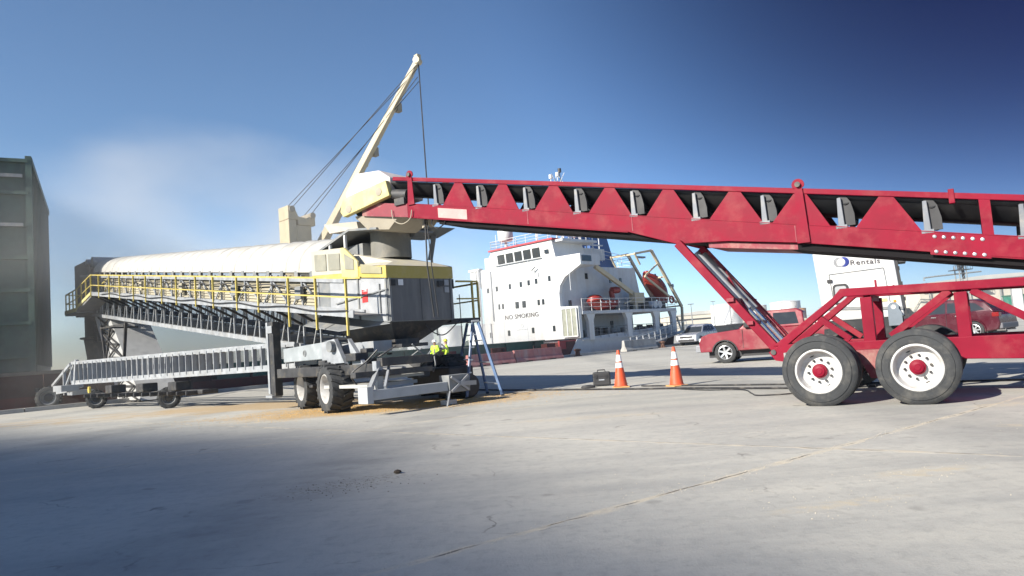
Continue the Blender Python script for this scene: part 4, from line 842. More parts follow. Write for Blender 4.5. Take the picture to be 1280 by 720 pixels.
# things on the boat deck
t=B()
for s_,h in ((6.0,.9),(9.0,1.0),(10.2,.8),(11.4,1.1),(12.8,.7)): t.box(s_-.3,s_+.3,.8,1.6,3.35,3.35+h)
t.build('deck_equipment',darkst,sh,bevel=.05)
for s_ in (11.2,11.9):
    t=B(); t.tube([(s_,.6,3.75),(s_,1.5,3.75)],.33,12); t.build('liferaft_canister',shipw,sh,smooth=True)
t=B(); t.lathe([(.24,-.05),(.36,-.05),(.36,.05),(.24,.05)],(12.9,.02,4.1),'Y',16,cap=False); t.build('lifebuoy',orange,sh,smooth=True)
# small stores crane on the boat deck
t=B(); t.beam((9.3,.9,4.3),(3.5,.9,7.0),.26,.34); t.tube([(8.6,.9,3.35),(8.6,.9,4.8)],.22,8); t.box(8.2,9.6,.6,1.2,3.9,4.8); t.beam((7.0,.9,3.9),(9,.9,4.4),.12)
t.build('stores_crane',cream,sh)
# gangway
t=B(); t.beam((13.9,-.3,1.25),(5.0,-1.2,.15),.7,.1); gw=t.build('gangway',alu,sh)
for dv in (-.33,.33):
    t=B()
    for k in range(10):
        f=k/9; x=13.9-8.9*f; v=-.3-.9*f+dv; z=1.28-1.1*f; t.tube([(x,v,z),(x,v,z+.85)],.025,5)
    for z_ in (.42,.85): t.tube([(13.9,-.3+dv,1.28+z_),(5,-1.2+dv,.18+z_)],.025,5)
    t.build('gangway_rail',alu,gw)
# lifeboats: things of their own
def hullform(b,sx,L_,W,H,c,pitch,top=True,n=14):
    rows=[]
    for i in range(n+1):
        f=i/n; x=-L_/2+L_*f; w_=W/2*max(.04,(1-abs(2*f-1)**2.6)); hk=H*.45*max(.15,(1-abs(2*f-1)**3)); ht=H*.55*max(.15,(1-abs(2*f-1)**2.2)) if top else .06
        prof=[(0,-hk),(w_*.6,-hk*.75),(w_,-hk*.1),(w_*1.05,0),(w_*.96,ht*.25),(w_*.7,ht*.8),(0,ht)]
        ring=prof+[(-p[0],p[1]) for p in prof[-2:0:-1]]
        pts=[]
        for y,z in ring:
            X=x*math.cos(pitch)-z*math.sin(pitch); Z=x*math.sin(pitch)+z*math.cos(pitch); pts.append(b.av((c[0]+X,c[1]+y,c[2]+Z)))
        rows.append(pts)
    m_=len(rows[0])
    for r0,r1 in zip(rows,rows[1:]):
        for j in range(m_): b.f.append([r0[j],r0[(j+1)%m_],r1[(j+1)%m_],r1[j]])
    b.f.append(rows[0][::-1]); b.f.append(rows[-1])
lb=thing('lifeboat',(*S2W(0,0)[:2],0),SA,'enclosed dark orange free-fall lifeboat slanting nose-down in the cream stern davit','lifeboat')
t=B(); hullform(t,1,4.5,1.55,1.75,(14.1,2.4,5.4),R(-38)); t.build('hull',orange,lb,smooth=True)
t=B(); t.lathe([(.01,.6),(.25,.55),(.35,.2),(.4,.0)],(12.9,2.4,6.4),'Z',12); t.build('helm_cupola',orange,lb,smooth=True)
t=B()
for k in range(3):
    f=-1.0+k*.7; t.box(14.1+f-.09,14.1+f+.09,1.6,1.66,5.75-f*.78-.08,5.75-f*.78+.08)
t.build('boat_window',winm,lb)
dv=thing('lifeboat_davit',(*S2W(0,0)[:2],0),SA,'tall cream steel davit frame holding the free-fall lifeboat at the stern','davit')
for v in (1.1,3.7):
    t=B(); t.beam((12.0,v,8.65),(16.2,v,3.5),.2,.28); t.beam((16.2,v,3.5),(16.0,v,.9),.18,.22); t.beam((10.66,v,6.3),(15.4,v,3.9),.14,.2); t.beam((9.4,v,8.26),(12.0,v,8.65),.14,.2); t.beam((9.4,v,8.3),(10.1,v,7.3),.12,.16); t.beam((10.8,v,6.4),(12.9,v,7.5),.1,.15); t.beam((15.2,v,2.6),(15.9,v,1.0),.12,.16); t.build('davit_arm',cream,dv,bevel=.02)
t=B()
for p in ((12.0,8.6),(9.5,8.25),(13.9,6.3),(16.1,3.6)): t.beam((p[0],1.1,p[1]),(p[0],3.7,p[1]),.13)
t.build('davit_crossbar',cream,dv)
t=B(); t.box(14.5,14.85,.9,1.2,5.3,5.6); t.box(9.7,10.9,1.0,1.3,7.9,8.05); t.build('winch',galvd,dv)
rb=thing('rescue_boat',(*S2W(0,0)[:2],0),SA,'small red-orange rescue boat on the boat deck behind white railings','rescue boat')
t=B(); hullform(t,1,4.3,1.4,1.7,(4.4,1.0,4.15),0,top=False); t.build('hull',orange,rb,smooth=True)
t=B(); t.lathe([(.7,0),(.65,.25),(.4,.45),(.01,.5)],(3.2,1.0,4.2),'Z',14); t.build('canopy',orange,rb,smooth=True)
t=B()
for k in range(5): t.box(3.1+k*.6,3.22+k*.6,.27,.32,3.95,4.1)
t.build('fender_patch',reflw,rb)
t=B(); t.tube([(5.6,1.0,4.3),(5.5,1.0,5.0)],.22,10); t.lathe([(.001,-.5),(.26,-.45),(.3,0),(.26,.45),(.001,.5)],(5.9,.9,5.05),'X',10); t.build('outboard_engine',orange,rb,smooth=True)
# ================= SHIP'S CRANE
cr=thing('ship_crane',(*S2W(-22,2.5)[:2],0),SA,'cream ship crane with long raised jib and dusty housing','crane')
t=B(); t.lathe([(.9,.6),(.9,7.0),(1.1,7.4)],(0,0,0),'Z',20); t.build('crane_post',cream,cr,smooth=True)
t=B(); t.box(-.75,-.25,-.8,.35,7.2,9.2); t.box(-.25,.7,-.75,.3,6.9,8.9); t.prism([(-.75,-.8,9.2),(-.15,-.8,9.2),(-.15,-.8,8.9),(.95,-.8,8.9),(.95,-.8,9.6),(.7,-.8,9.55),(.5,-.8,9.3),(-.1,-.8,9.4),(-.35,-.8,9.95),(-.75,-.8,10.0)],(0,1.15,0)); t.build('crane_house',cream,cr,bevel=.05)
t=B(); t.tube([(-.5,-.86,9.8),(-.5,.4,9.8)],.18,12); t.tube([(.78,-.86,9.5),(.78,.4,9.5)],.18,12); t.build('winch_sheave',tan,cr,smooth=True)
J0=Vector((1.0,-.1,6.9)); J1=Vector((4.62,-6.6,17.65)); SV=Vector((.87,.49,0)).normalized()
UPV=(J1-J0).normalized().cross(SV).normalized()
t=B()
for r_,(p,hw_,hh) in enumerate(((J0,.36,.18),)):
    q=J1; w1,h1=.16,.13
    t.hexa([p-SV*hw_-UPV*hh,p+SV*hw_-UPV*hh,p+SV*hw_+UPV*hh,p-SV*hw_+UPV*hh],[q-SV*w1-UPV*h1,q+SV*w1-UPV*h1,q+SV*w1+UPV*h1,q-SV*w1+UPV*h1])
t.build('jib_beam',cream,cr,bevel=.02)
t=B()
for k in range(9):
    p=J0.lerp(J1,.06+k/9.2); w_=.38-.2*(.06+k/9.2); t.beam(p-SV*w_-UPV*.02,p+SV*w_-UPV*.02,.10,.40-.02*k,up=UPV)
t.tube([J0-SV*.37-UPV*.2,J1-SV*.17-UPV*.15],.035,6)
t.build('jib_stiffener',cream,cr)
for f in (.57,.79):
    t=B(); p=J0.lerp(J1,f)+SV*.42+Vector((0,0,-.1)); t.box(p.x-.16,p.x+.16,p.y-.18,p.y+.18,p.z-.26,p.z+.26); t.build('jib_floodlight',tan,cr,bevel=.03)
t=B(); t.tube([J1-SV*.24,J1+SV*.24],.2,12); t.box(J1.x-.12,J1.x+.14,J1.y-.15,J1.y+.15,J1.z-.1,J1.z+.35); t.build('jib_head',cream,cr,smooth=True)
t=B()
for (a_,b_) in ((Vector((-.35,-.5,9.9)),J1-SV*.2+Vector((0,0,-.3))),(Vector((-.35,.5,9.9)),J1-SV*.1+Vector((0,0,-.5))),(Vector((.8,-.5,9.55)),J1-SV*.15+Vector((0,0,-1.0))),(Vector((.8,.5,9.55)),J1+Vector((0,0,-1.2)))):
    t.tube([a_,b_],.022,5)
t.tube([J0.lerp(J1,.25)+Vector((-.2,0,.3)),J0.lerp(J1,.93)+Vector((-.1,0,.2))],.014,5)
t.build('luffing_wire',darkst,cr)
t=B(); t.tube([J1+Vector((.05,0,-.2)),Vector((J1.x+.1,J1.y,2.0))],.022,5); t.tube([J1+Vector((.12,.05,-.2)),Vector((J1.x+.2,J1.y+.05,2.0))],.022,5); t.build('hoist_wire',darkst,cr)
# ================= OPENED HATCH COVER STACK, far left
hx,hy,_=S2W(-35.0,1.9); HA=math.atan2(10.8,-6.2)-R(90)   # local y runs inboard
hc=thing('hatch_cover',(hx,hy,1.62),HA,'huge grey-green steel hatch cover folded upright at the left edge of the photo','hatch cover')
t=B(); t.box(-1.5,-.06,.1,12.3,0,9.5); t.box(-9,-1.6,.1,12.3,0,9.55); t.build('panel',greyg,hc,bevel=.03)
t=B(); 
for k in range(7): z=.6+k*1.45; t.box(-1.42,-.1,-.08,.1,z,z+.16); t.box(-9,-1.75,-.06,.1,z+.3,z+.42)
for y_ in [.9*k for k in range(14)]: t.box(-.06,.03,y_+.1,y_+.2,.3,9.3)
t.box(-.2,.04,-.05,.12,0,9.6); t.box(-1.75,-1.62,-.1,.1,0,9.6); t.box(-.1,.06,.1,12.3,9.3,9.58)
t.build('panel_stiffener',greyg,hc)
t=B(); t.box(-1.62,-1.46,-.18,.05,-.2,9.75); t.tube([(-1.9,-.12,0),(-1.9,-.12,9.6)],.05,6); t.build('hinge_column',darkst,hc)
t=B(); t.tube([(-2.1,-.14,.1),(-2.1,-.14,9.3)],.03,6); t.box(-1.42,-.3,-.14,-.05,8.6,8.75); t.box(-1.42,-.3,-.14,-.05,6.4,6.55); t.box(-2.6,-2.0,-.3,-.1,4.9,5.3); t.build('edge_bracket',galvd,hc)
# grey leaning chute plate low on the cover
t=B(); t.hexa([(-4,-.6,-.2),(-1.9,-.6,-.2),(-1.9,-.4,-.2),(-4,-.4,-.2)],[(-4,-.4,3.4),(-2.6,-.4,3.4),(-2.6,-.2,3.4),(-4,-.2,3.4)]); t.build('leaning_plate',galvd,hc)
# ================= things across the basin
def ctank(x,y,r,h,label,m=tankw,grp=None):
    o=thing('storage_tank',(x,y,0),0,label,'tank',grp)
    t=B(); t.lathe([(r,0),(r,h),(r*.98,h+.05),(0.01,h+r*.12)],(0,0,0),'Z',36); t.build('shell',m,o,smooth=True)
    t=B(); t.lathe([(r+.03,h-.15),(r+.08,h-.15),(r+.08,h),(r+.03,h)],(0,0,0),'Z',36,cap=False)
    for k in range(1,4): t.lathe([(r+.01,h*k/4),(r+.04,h*k/4+.05),(r+.01,h*k/4+.1)],(0,0,0),'Z',36,cap=False)
    t.build('rim_ring',m,o)
    t=B(); a=R(-110)
    for k in range(14): 
        aa=a+k*.06; t.box(r*1.01*math.cos(aa)-.12,r*1.04*math.cos(aa)+.12,r*1.04*math.sin(aa)-.3,r*1.01*math.sin(aa),h*k/14,h*k/14+.12)
    t.build('stair',galvd,o); return o
# ================= BACKGROUND
G1='storage tanks seen under the grey hopper'
ctank(-33,250,4.6,8.6,'white storage tank, leftmost of those seen under the grey hopper',grp=G1)
ctank(-22.5,252,4.2,8.8,'white storage tank, middle one of those seen under the grey hopper',grp=G1)
ctank(-11.5,250,4.8,8.4,'white storage tank beside the stepladder top, right of the other two under the hopper',grp=G1)
G2='tank farm beyond the pickup'
o=ctank(74,252,5.2,9.2,'white tank with a painted swoosh behind the red diagonal strut',grp=G2)
t=B(); 
for k in range(9):
    a=R(-112+k*1.2); 
    z=2.5+k*.65; a=R(-118+k*3.2); t.box(5.25*math.cos(a)-.25,5.25*math.cos(a)+.25,5.28*math.sin(a)-.05,5.28*math.sin(a)+.1,z,z+.75)
t.build('painted_swoosh',inkg,o)
ctank(86.5,256,3.0,8.2,'grey-white tank half hidden by the red strut beyond the pickup cab',grp=G2)
ctank(94.0,250,5.0,8.6,'wide pale storage tank beyond the pickup roof',grp=G2)
ctank(96.2,243,1.9,5.8,'short rusty brown tank in front of the wide pale tank',rustm,grp=G2)
def shed(x,y,w_,d,h,label,m=bld,rz=0,doors=2,name='warehouse',roofh=1.2):
    o=thing(name,(x,y,0),rz,label,'building')
    t=B(); t.box(-w_/2,w_/2,0,d,0,h); t.build('wall',m,o)
    t=B(); t.prism([(-w_/2-.3,-.3,h),(w_/2+.3,-.3,h),(w_/2+.3,-.3,h+.2),(w_/2*.2,-.3,h+roofh),(-w_/2*.2,-.3,h+roofh),(-w_/2-.3,-.3,h+.2)],(0,d+.6,0)); t.build('roof',mat('roof_sheet',(.42,.41,.38),.7,var=.1,scale=.2),o)
    for k in range(doors):
        xx=-w_/2+w_*(k+.5)/doors; t=B(); t.box(xx-1.5,xx+1.5,-.06,0,0,min(3.5,h*.6)); t.build('door',galvd,o)
    t=B(); t.box(-w_/2,w_/2,-.05,0,h*.72,h*.8); t.build('window_band',plas,o); return o
shed(66.5,255,22,25,6.6,'long low beige warehouse beyond the silver car')
shed(84,275,9,12,5.6,'small pale shed between the warehouse and the tanks',doors=1)
ob=shed(128,188,44,30,8.6,'beige industrial plant building at the right edge beyond the maroon car',doors=4)
t=B()
for k in range(9): x=-20+k*4.6; t.tube([(x,-.8,.1),(x,-.8,7.5+ (k%3)*.6)],.16,6)
t.tube([(-22,-.9,7.0),(22,-.9,8.0)],.2,6); t.tube([(-22,-1.2,8.4),(22,-1.2,8.9)],.12,6)
t.tube([(-21,-.9,9.4),(-21,-.9,10.2),(-18,-.9,10.4),(-6,-.9,10.8)],.22,6)
t.build('pipe_run',galvd,ob)
tw=thing('pipe_tower',(113.5,182,0),0,'rusty pipe tower with platforms standing in front of the beige plant building','tower')
t=B()
for a_ in (-.9,.9):
    for b_ in (-.9,.9): t.tube([(a_,b_,0),(a_,b_,12.2)],.14,6)
for k in range(6): z=2*k+.5; t.beam((-.9,-.9,z),(.9,-.9,z+2),.1); t.box(-.95,.95,-.95,.95,z+1.9,z+2.0)
t.build('frame',galvd,tw)
t=B(); t.box(-2.4,2.4,-1.2,1.2,11.2,11.4)
for k in range(9): t.tube([(-2.4+.6*k,-1.2,11.4),(-2.4+.6*k,-1.2,12.4)],.05,5)
t.tube([(-2.4,-1.2,12.4),(2.4,-1.2,12.4)],.05,5); t.tube([(-.3,0,11.4),(-.3,0,13.2)],.4,8); t.tube([(.8,.2,9),(.8,.2,12.7)],.3,8)
t.build('top_platform',darkst,tw)
t=B(); t.beam((1,0,7.5),(-16,4,6.6),.3,.25); t.beam((1,0,8.3),(-16,4,7.3),.15,.15)
for k in range(8): f=k/8; t.beam((1-17*f,4*f,7.5-.9*f),(1-17*(f+.1),4*(f+.1),8.3-1.0*(f+.1)),.1)
t.build('pipe_bridge',galvd,tw)
gr=thing('skip_container',(63.5,88,0),R(-8),'green roll-off skip container on the ground at the right edge','container')
t=B(); t.hexa([(-2.6,-1.2,.5),(2.6,-1.2,.5),(2.6,1.2,.5),(-2.6,1.2,.5)],[(-3.0,-1.3,2.5),(3.0,-1.3,2.5),(3.0,1.3,2.5),(-3.0,1.3,2.5)]); t.build('body',mat('skip_green',(.04,.2,.14),.5,dirt=(.3,.35,.3),damt=.5),gr)
t=B()
for k in range(8): x=-2.5+k*.7; t.box(x,x+.1,-1.4,-1.2,.5,2.5)
t.box(-3.05,3.05,-1.4,1.4,2.45,2.6); t.build('rib',green,gr)
t=B(); t.box(-2.6,2.6,-1.3,1.3,.28,.5); t.build('base_rail',white,gr)
for x in (-2,2):
    t=B(); t.tube([(x,-1.2,.2),(x,1.2,.2)],.2,10); t.build('roller',darkst,gr)
wq=thing('loading_gate',(52.3,75,0),0,'white pole-mounted gate panel left of the green skip','gate')
t=B(); t.box(-.5,.5,-.1,.1,.4,3.0); t.build('panel',white,wq)
t=B(); t.tube([(-.55,0,0),(-.55,0,3.1)],.07,6); t.tube([(.55,0,0),(.55,0,3.1)],.07,6); t.build('post',galvd,wq)
# chain-link fence with poles, dark equipment line
fe=thing('yard_fence',(44,140,0),R(8),'long wire yard fence with tall posts in front of the far tanks','fence')
t=B()
for k in range(40): x=-16+k*2.6; t.tube([(x,0,0),(x,0,2.4)],.05,5)
t.build('post',galvd,fe)
t=B()
for z in (.3,.7,1.1,1.5,1.9,2.35): t.tube([(-16,0,z),(85,0,z)],.018,4)
t.build('wire_mesh',galvd,fe)
def pole(x,y,h,label,arm=0):
    o=thing('light_pole',(x,y,0),0,label,'pole','yard poles on the right')
    t=B(); t.tube([(0,0,0),(0,0,h)],[.12,.07],8); t.build('shaft',galvd,o)
    t=B(); t.box(-.5-arm,.5,-.1,.1,h,h+.15); t.build('lamp_head',galvd,o)
pole(41.5,150,6.8,'slim yard pole left of the swoosh tank'); pole(45.5,152,7.0,'slim yard pole right of the swoosh tank'); pole(29.5,120,5.5,'short yard pole just right of the ship stern davit')
pole(63,170,6,'slim yard pole in the gap between pickup and white truck',.3)
# silos of parked equipment far away, one by one
rq=random.Random(11)
def farbox(x,y,w_,h,label,m,name='parked_van',cat='van'):
    o=thing(name,(x,y,0),R(rq.uniform(-20,20)),label,cat)
    t=B(); t.prism([(-w_/2,-.9,.35),(w_/2,-.9,.35),(w_/2,-.9,h*.6),(w_/2*.75,-.9,h),(-w_/2*.8,-.9,h),(-w_/2,-.9,h*.55)],(0,1.8,0)); t.build('body',m,o,bevel=.1)
    t=B(); t.box(-w_*.36,w_*.33,-.93,-.9,h*.6,h*.88); t.build('window',glassd,o)
    for x_ in (-w_*.32,w_*.32):
        t=B(); t.tube([(x_,-.92,.33),(x_,.92,.33)],.33,12); t.build('wheel',rubber,o)
farbox(22.0,80,4.3,1.55,'dark parked car directly behind the silver car, beside the ship stern',plas,'parked_car','car')
farbox(26.5,84,4.4,1.6,'black parked car behind the silver car, second from the ship stern',plas,'parked_car','car')
farbox(43,120,4.6,1.7,'pale parked pickup far behind the red pickup bonnet',silver,'parked_car','car')
farbox(62,118,5.6,2.2,'dark trailer parked between the red pickup and the white truck',darkst,'parked_trailer','trailer')
farbox(56.5,125,6,1.9,'low dark trailer parked right behind the red pickup cab',darkst,'parked_trailer','trailer')
farbox(88,150,6,2.4,'white van parked far off left of the maroon car',white)
# distant trees and shore
def tree(x,y,h,label):
    o=thing('tree',(x,y,0),0,label,'tree','distant trees on the horizon')
    t=B(); t.tube([(0,0,0),(.1,0,h*.5)],[.25,.12],6); t.build('trunk',bark,o)
    t=B(); r_=random.Random(int(x*7))
    for k in range(420):
        th=r_.uniform(0,6.28); u=r_.uniform(-1,1); rad=r_.uniform(.3,1)**.5
        p=Vector((math.cos(th)*math.sqrt(1-u*u)*h*.45*rad,math.sin(th)*math.sqrt(1-u*u)*h*.45*rad,h*.62+u*h*.36*rad)); s=r_.uniform(.15,.4)
        d1=Vector((r_.uniform(-1,1),r_.uniform(-1,1),r_.uniform(-1,1)))*s; d2=Vector((r_.uniform(-1,1),r_.uniform(-1,1),r_.uniform(-1,1)))*s
        t.face([p,p+d1,p+d2])
    t.build('crown',leaf,o)
xs=[(128,300,7),(140,310,8),(150,300,6.5),(158,305,7.5),(170,300,7),(183,310,8),(176,250,6),(250,330,9),(262,330,8)]
wd=['seen over the pickup bed','left of the white truck','just left of the white truck','hidden by the white truck','seen through the red truss','left of the maroon car','above the maroon car roof','far right of the plant','beyond the plant roof']
for (x,y,h),l_ in zip(xs,wd): tree(x,y,h,'low distant tree on the horizon '+l_)
fs=MB(); r_=random.Random(2)
for k in range(260):
    x=-160+k*3.2+r_.uniform(-2,2); y=520+r_.uniform(-30,30); h=r_.uniform(3,7.5); w_=r_.uniform(2,6)
    fs.prism([(x-w_,y,0),(x+w_,y,0),(x+w_*.8,y,h*.7),(x+w_*.2,y,h),(x-w_*.5,y,h*.8)],(0,4,0))
tag(fs.build('far_shore_scrub',leaf),'low dark far shore scrub along the horizon','scrub',kind='stuff')
# ================= VEHICLES
def car_wheel(par,x,y,r,w_,sgn,rimm,spokes=5):
    t=B(); t.lathe([(r*.3,-w_*.4*sgn),(r*.34,0),(r*.2,w_*.1*sgn),(.001,w_*.12*sgn)],(x,y,r),'Y',16); wh=t.build('wheel',darkst,par,smooth=True)
    t=B(); P=[(r*.62,.42),(r*.68,.5),(r*.86,.5),(r*.97,.42),(r,.3),(r,-.3),(r*.97,-.42),(r*.8,-.5),(r*.62,-.45)]
    t.lathe([(a,b*w_*sgn) for a,b in P],(x,y,r),'Y',36,cap=False); t.build('tyre',rubber,wh,smooth=True)
    t=B(); t.lathe([(a,b*w_*sgn) for a,b in [(r*.66,.46),(r*.62,.48),(r*.58,.4),(r*.55,.05)]],(x,y,r),'Y',32,cap=False); t.lathe([(.001,w_*.36*sgn),(r*.13,w_*.36*sgn),(r*.15,w_*.28*sgn)],(x,y,r),'Y',12)
    for k in range(spokes):
        a=2*math.pi*k/spokes+.3; c,s=math.cos(a),math.sin(a)
        t.beam((x+c*r*.1,y+w_*.3*sgn,r+s*r*.1),(x+c*r*.6,y+w_*.36*sgn,r+s*r*.6),r*.17,.04,up=(0,1,0))
    t.build('rim',rimm,wh,smooth=False)
def arch(cx,r,z0,n=10): # points from right to left across the arch (bottom outline runs +x -> -x)
    a0=math.asin(max(-1,(z0-r)/(r*1.16)))
    return [(cx+r*1.16*math.cos(a),r+r*1.16*math.sin(a)) for a in [a0+(math.pi-2*a0)*k/n for k in range(n+1)]]
def vehicle(name,loc,head,label,cat,W,r,body,house,wx,paint,rim,belt_z,top_in=.16,glass_polys=(),screen=None,rear=None,z0=.3,spokes=5,arch_m=None):
    """profile in (x,z); x forward. body: upper outline from front bottom to rear bottom"""
    rz=math.atan2(head[1],head[0]); o=thing(name,(loc[0],loc[1],0),rz,label,cat)
    low=[]
    # bottom edge from rear to front, with arches (wx[1] rear, wx[0] front)
    for cx in (wx[1],wx[0]): low+=arch(cx,r,z0)[::-1]
    poly=body+low
    hw=W/2
    def half(z): # tumblehome of lower body
        return hw-.05*max(0,(z-.75))-.06*max(0,.55-z)
    t=B(); P=[(x,z) for x,z in poly]
    a_=[t.av((x,-half(z),z)) for x,z in P]; b_=[t.av((x,half(z),z)) for x,z in P]; n=len(P)
    t.f.append(a_); t.f.append(b_[::-1])
    for j in range(n): t.f.append([a_[j],a_[(j+1)%n],b_[(j+1)%n],b_[j]])
    bo=t.build('body',paint,o,bevel=.045,smooth=True)
    hz=lambda z: hw-.04-top_in*max(0,(z-belt_z))/(.5)
    t=B(); n=len(house); a_=[t.av((x,-hz(z),z)) for x,z in house]; b_=[t.av((x,hz(z),z)) for x,z in house]
    t.f.append(a_); t.f.append(b_[::-1])
    for j in range(n): t.f.append([a_[j],a_[(j+1)%n],b_[(j+1)%n],b_[j]])
    t.build('cabin',paint,o,bevel=.04,smooth=True)
    for gp in glass_polys:
        for sg in (-1,1):
            t=B(); t.f.append([t.av((x,sg*(hz(z)+.006),z)) for x,z in gp]); q=t.build('side_window',glassd,o)
            s_=q.modifiers.new('solid','SOLIDIFY'); s_.thickness=.006
    def cross(p,q,nm,off=.012,inset=.14):
        p=Vector((p[0],0,p[1]));q=Vector((q[0],0,q[1])); nrm=Vector(((q-p).z,0,-(q-p).x)).normalized()
        if nm=='windscreen': nrm=nrm if nrm.x>0 else -nrm
        else: nrm=nrm if nrm.x<0 else -nrm
        t=B(); pts=[]
        for pt,sg in ((p,-1),(p,1),(q,1),(q,-1)): pts.append(pt+nrm*off+Vector((0,sg*(hz(pt.z)-inset*.55),0)))
        t.face(pts); g_=t.build(nm,glassd,o); s_=g_.modifiers.new('solid','SOLIDIFY'); s_.thickness=.006
    if screen: cross(*screen,'windscreen')
    if rear: cross(*rear,'rear_window')
    t=B(); t.box(body[-1][0]+.25,body[0][0]-.25,-hw+.24,hw-.24,r*.55,r*1.9); t.build('underbody',plas,o)
    for cx in wx:
        for sg in (-1,1):
            car_wheel(o,cx,sg*(hw-.13),r,.24,sg,rim,spokes)
            t=B(); pts=arch(cx,r,z0); 
            for (x1,z1),(x2,z2) in zip(pts,pts[1:]): t.beam((x1,sg*(half(z1)+.005),z1),(x2,sg*(half(z2)+.005),z2),.04,.05,up=(0,1,0))
            t.build('arch_trim',arch_m or paint,o)
    return o,hw,half,hz
# silver SUV, three-quarter front
sv,hw,half,hz=vehicle('parked_car',(15.6,62.2),(-.62,-.785),'silver-grey compact SUV parked beyond the left traffic cones, facing left','car',1.84,.35,
 [(2.26,.3),(2.28,.62),(2.2,.86),(1.7,.98),(.95,1.06),(-2.1,1.1),(-2.24,.9),(-2.22,.35)],
 [(.98,1.02),(.25,1.62),(-.4,1.73),(-1.7,1.68),(-2.15,1.2),(-2.15,1.0)],(1.35,-1.35),silver,alu,1.05,.14,
 [[(.72,1.12),(.2,1.52),(-.38,1.58),(-.4,1.12)],[(-.48,1.12),(-.46,1.58),(-1.0,1.57),(-1.05,1.12)],[(-1.13,1.13),(-1.1,1.56),(-1.5,1.53),(-1.85,1.24)]],screen=((.95,1.08),(.27,1.58)),rear=((-2.13,1.22),(-1.75,1.62)))
t=B(); t.box(2.2,2.3,-.55,.55,.62,.78); t.box(2.22,2.31,-.7,.7,.36,.5); t.build('grille',plas,sv)
for y in (-.72,.72):
    t=B(); t.box(2.0,2.25,y-.16,y+.16,.68,.84); t.build('headlight',lampc,sv,bevel=.03)
t=B(); t.box(2.285,2.3,-.25,.25,.5,.6); t.build('number_plate',reflw,sv)
# faded red pickup
pk,hw,half,hz=vehicle('pickup_truck',(9.05,25.65),(-.90,.436),'sun-faded red pickup truck facing left behind the red conveyor strut','pickup truck',1.74,.375,
 [(2.35,.42),(2.38,.72),(2.28,.98),(2.0,1.07),(.95,1.16),(.85,1.17),(-.55,1.17),(-.58,1.13),(-2.6,1.13),(-2.66,1.0),(-2.62,.45)],
 [(1.02,1.13),(.36,1.66),(.1,1.73),(-.95,1.74),(-1.15,1.62),(-1.2,1.13)],(1.50,-1.55),pickr,alu,1.15,.13,
 [[(.82,1.22),(.32,1.60),(-.12,1.63),(-.12,1.22)],[(-.2,1.22),(-.2,1.63),(-.92,1.62),(-1.0,1.22)]],screen=((1.0,1.19),(.42,1.62)),rear=((-1.19,1.22),(-1.12,1.62)),z0=.42,spokes=6,arch_m=plas)
t=B(); t.box(2.3,2.52,-.84,.84,.42,.68); t.build('front_bumper',mat('grey_bumper',(.25,.26,.28),.5),pk,bevel=.04)
t=B(); t.box(2.3,2.40,-.5,.5,.76,.93); t.build('grille',plas,pk)
for y in (-.7,.7):
    t=B(); t.box(2.2,2.385,y-.13,y+.14,.79,.92); t.build('headlight',lampc,pk,bevel=.03)
    t=B(); t.box(.58,.78,y*1.3-.08,y*1.3+.08,1.2,1.38); t.build('door_mirror',plas,pk,bevel=.03)
    t=B(); t.box(-.0,.16,math.copysign(half(1.02),y)-.01,math.copysign(half(1.02),y)+.025,1.0,1.04); t.build('door_handle',plas,pk)
for sg in (-1,1):
    t=B(); 
    for x in (.86,-.16,-1.18): t.box(x-.006,x+.006,sg*half(.8)-.008,sg*half(.8)+.012,.5,1.14)
    t.build('door_seam',plas,pk)
t=B(); t.box(-2.72,-2.6,-.8,.8,.45,.62); t.build('rear_bumper',alu,pk,bevel=.03)
t=B(); t.box(-2.5,-1.3,-.74,.74,1.1,1.14); t.build('bed_liner',plas,pk)
t=B()
for k in range(5): t.box(-2.3+.2*k,-2.14+.2*k,-.6,.62,1.14,1.34-.01*k)
tag(t.build('stacked_boards',mat('pinkish_white_boards',(.6,.48,.46),.7,var=.1)),'pinkish white boards stacked in the red pickup bed','boards')
bo_=bpy.data.objects['stacked_boards']; bo_.location=pk.location; bo_.rotation_euler=pk.rotation_euler
# maroon SUV, rear three-quarter
mv,hw,half,hz=vehicle('parked_car',(18.7,31.4),(-.60,.80),'maroon crossover car seen through the red truss, its tail to the right','car',1.88,.37,
 [(2.3,.32),(2.32,.66),(2.2,.9),(1.6,1.02),(1.0,1.09),(-2.05,1.14),(-2.32,.98),(-2.36,.6),(-2.28,.36)],
 [(1.05,1.05),(.15,1.60),(-.5,1.69),(-1.5,1.62),(-1.85,1.5),(-2.2,1.08)],(1.4,-1.4),maroon,alu,1.08,.15,
 [[(.78,1.14),(.12,1.52),(-.35,1.56),(-.35,1.14)],[(-.43,1.14),(-.43,1.56),(-1.05,1.54),(-1.1,1.14)],[(-1.2,1.14),(-1.15,1.52),(-1.5,1.48),(-1.85,1.2)]],screen=((1.0,1.1),(.2,1.56)),rear=((-2.12,1.14),(-1.86,1.48)),spokes=7)
for y in (-.78,.78):
    t=B(); t.box(-2.36,-2.1,y-.14,y+.17,.88,1.06); t.build('tail_light',lampr,mv,bevel=.03)
    t=B(); t.tube([(-2.4,y*.7,.34),(-2.1,y*.7,.34)],.05,10); t.build('exhaust_pipe',chrome,mv,smooth=True)
    t=B(); t.box(.66,.84,y*1.27-.09,y*1.27+.09,1.16,1.32); t.build('door_mirror',plas,mv,bevel=.04)
    for x in (.1,-.85):
        t=B(); t.box(x-.1,x+.1,math.copysign(half(1.0),y)-.01,math.copysign(half(1.0),y)+.03,.98,1.02); t.build('door_handle',chrome,mv)
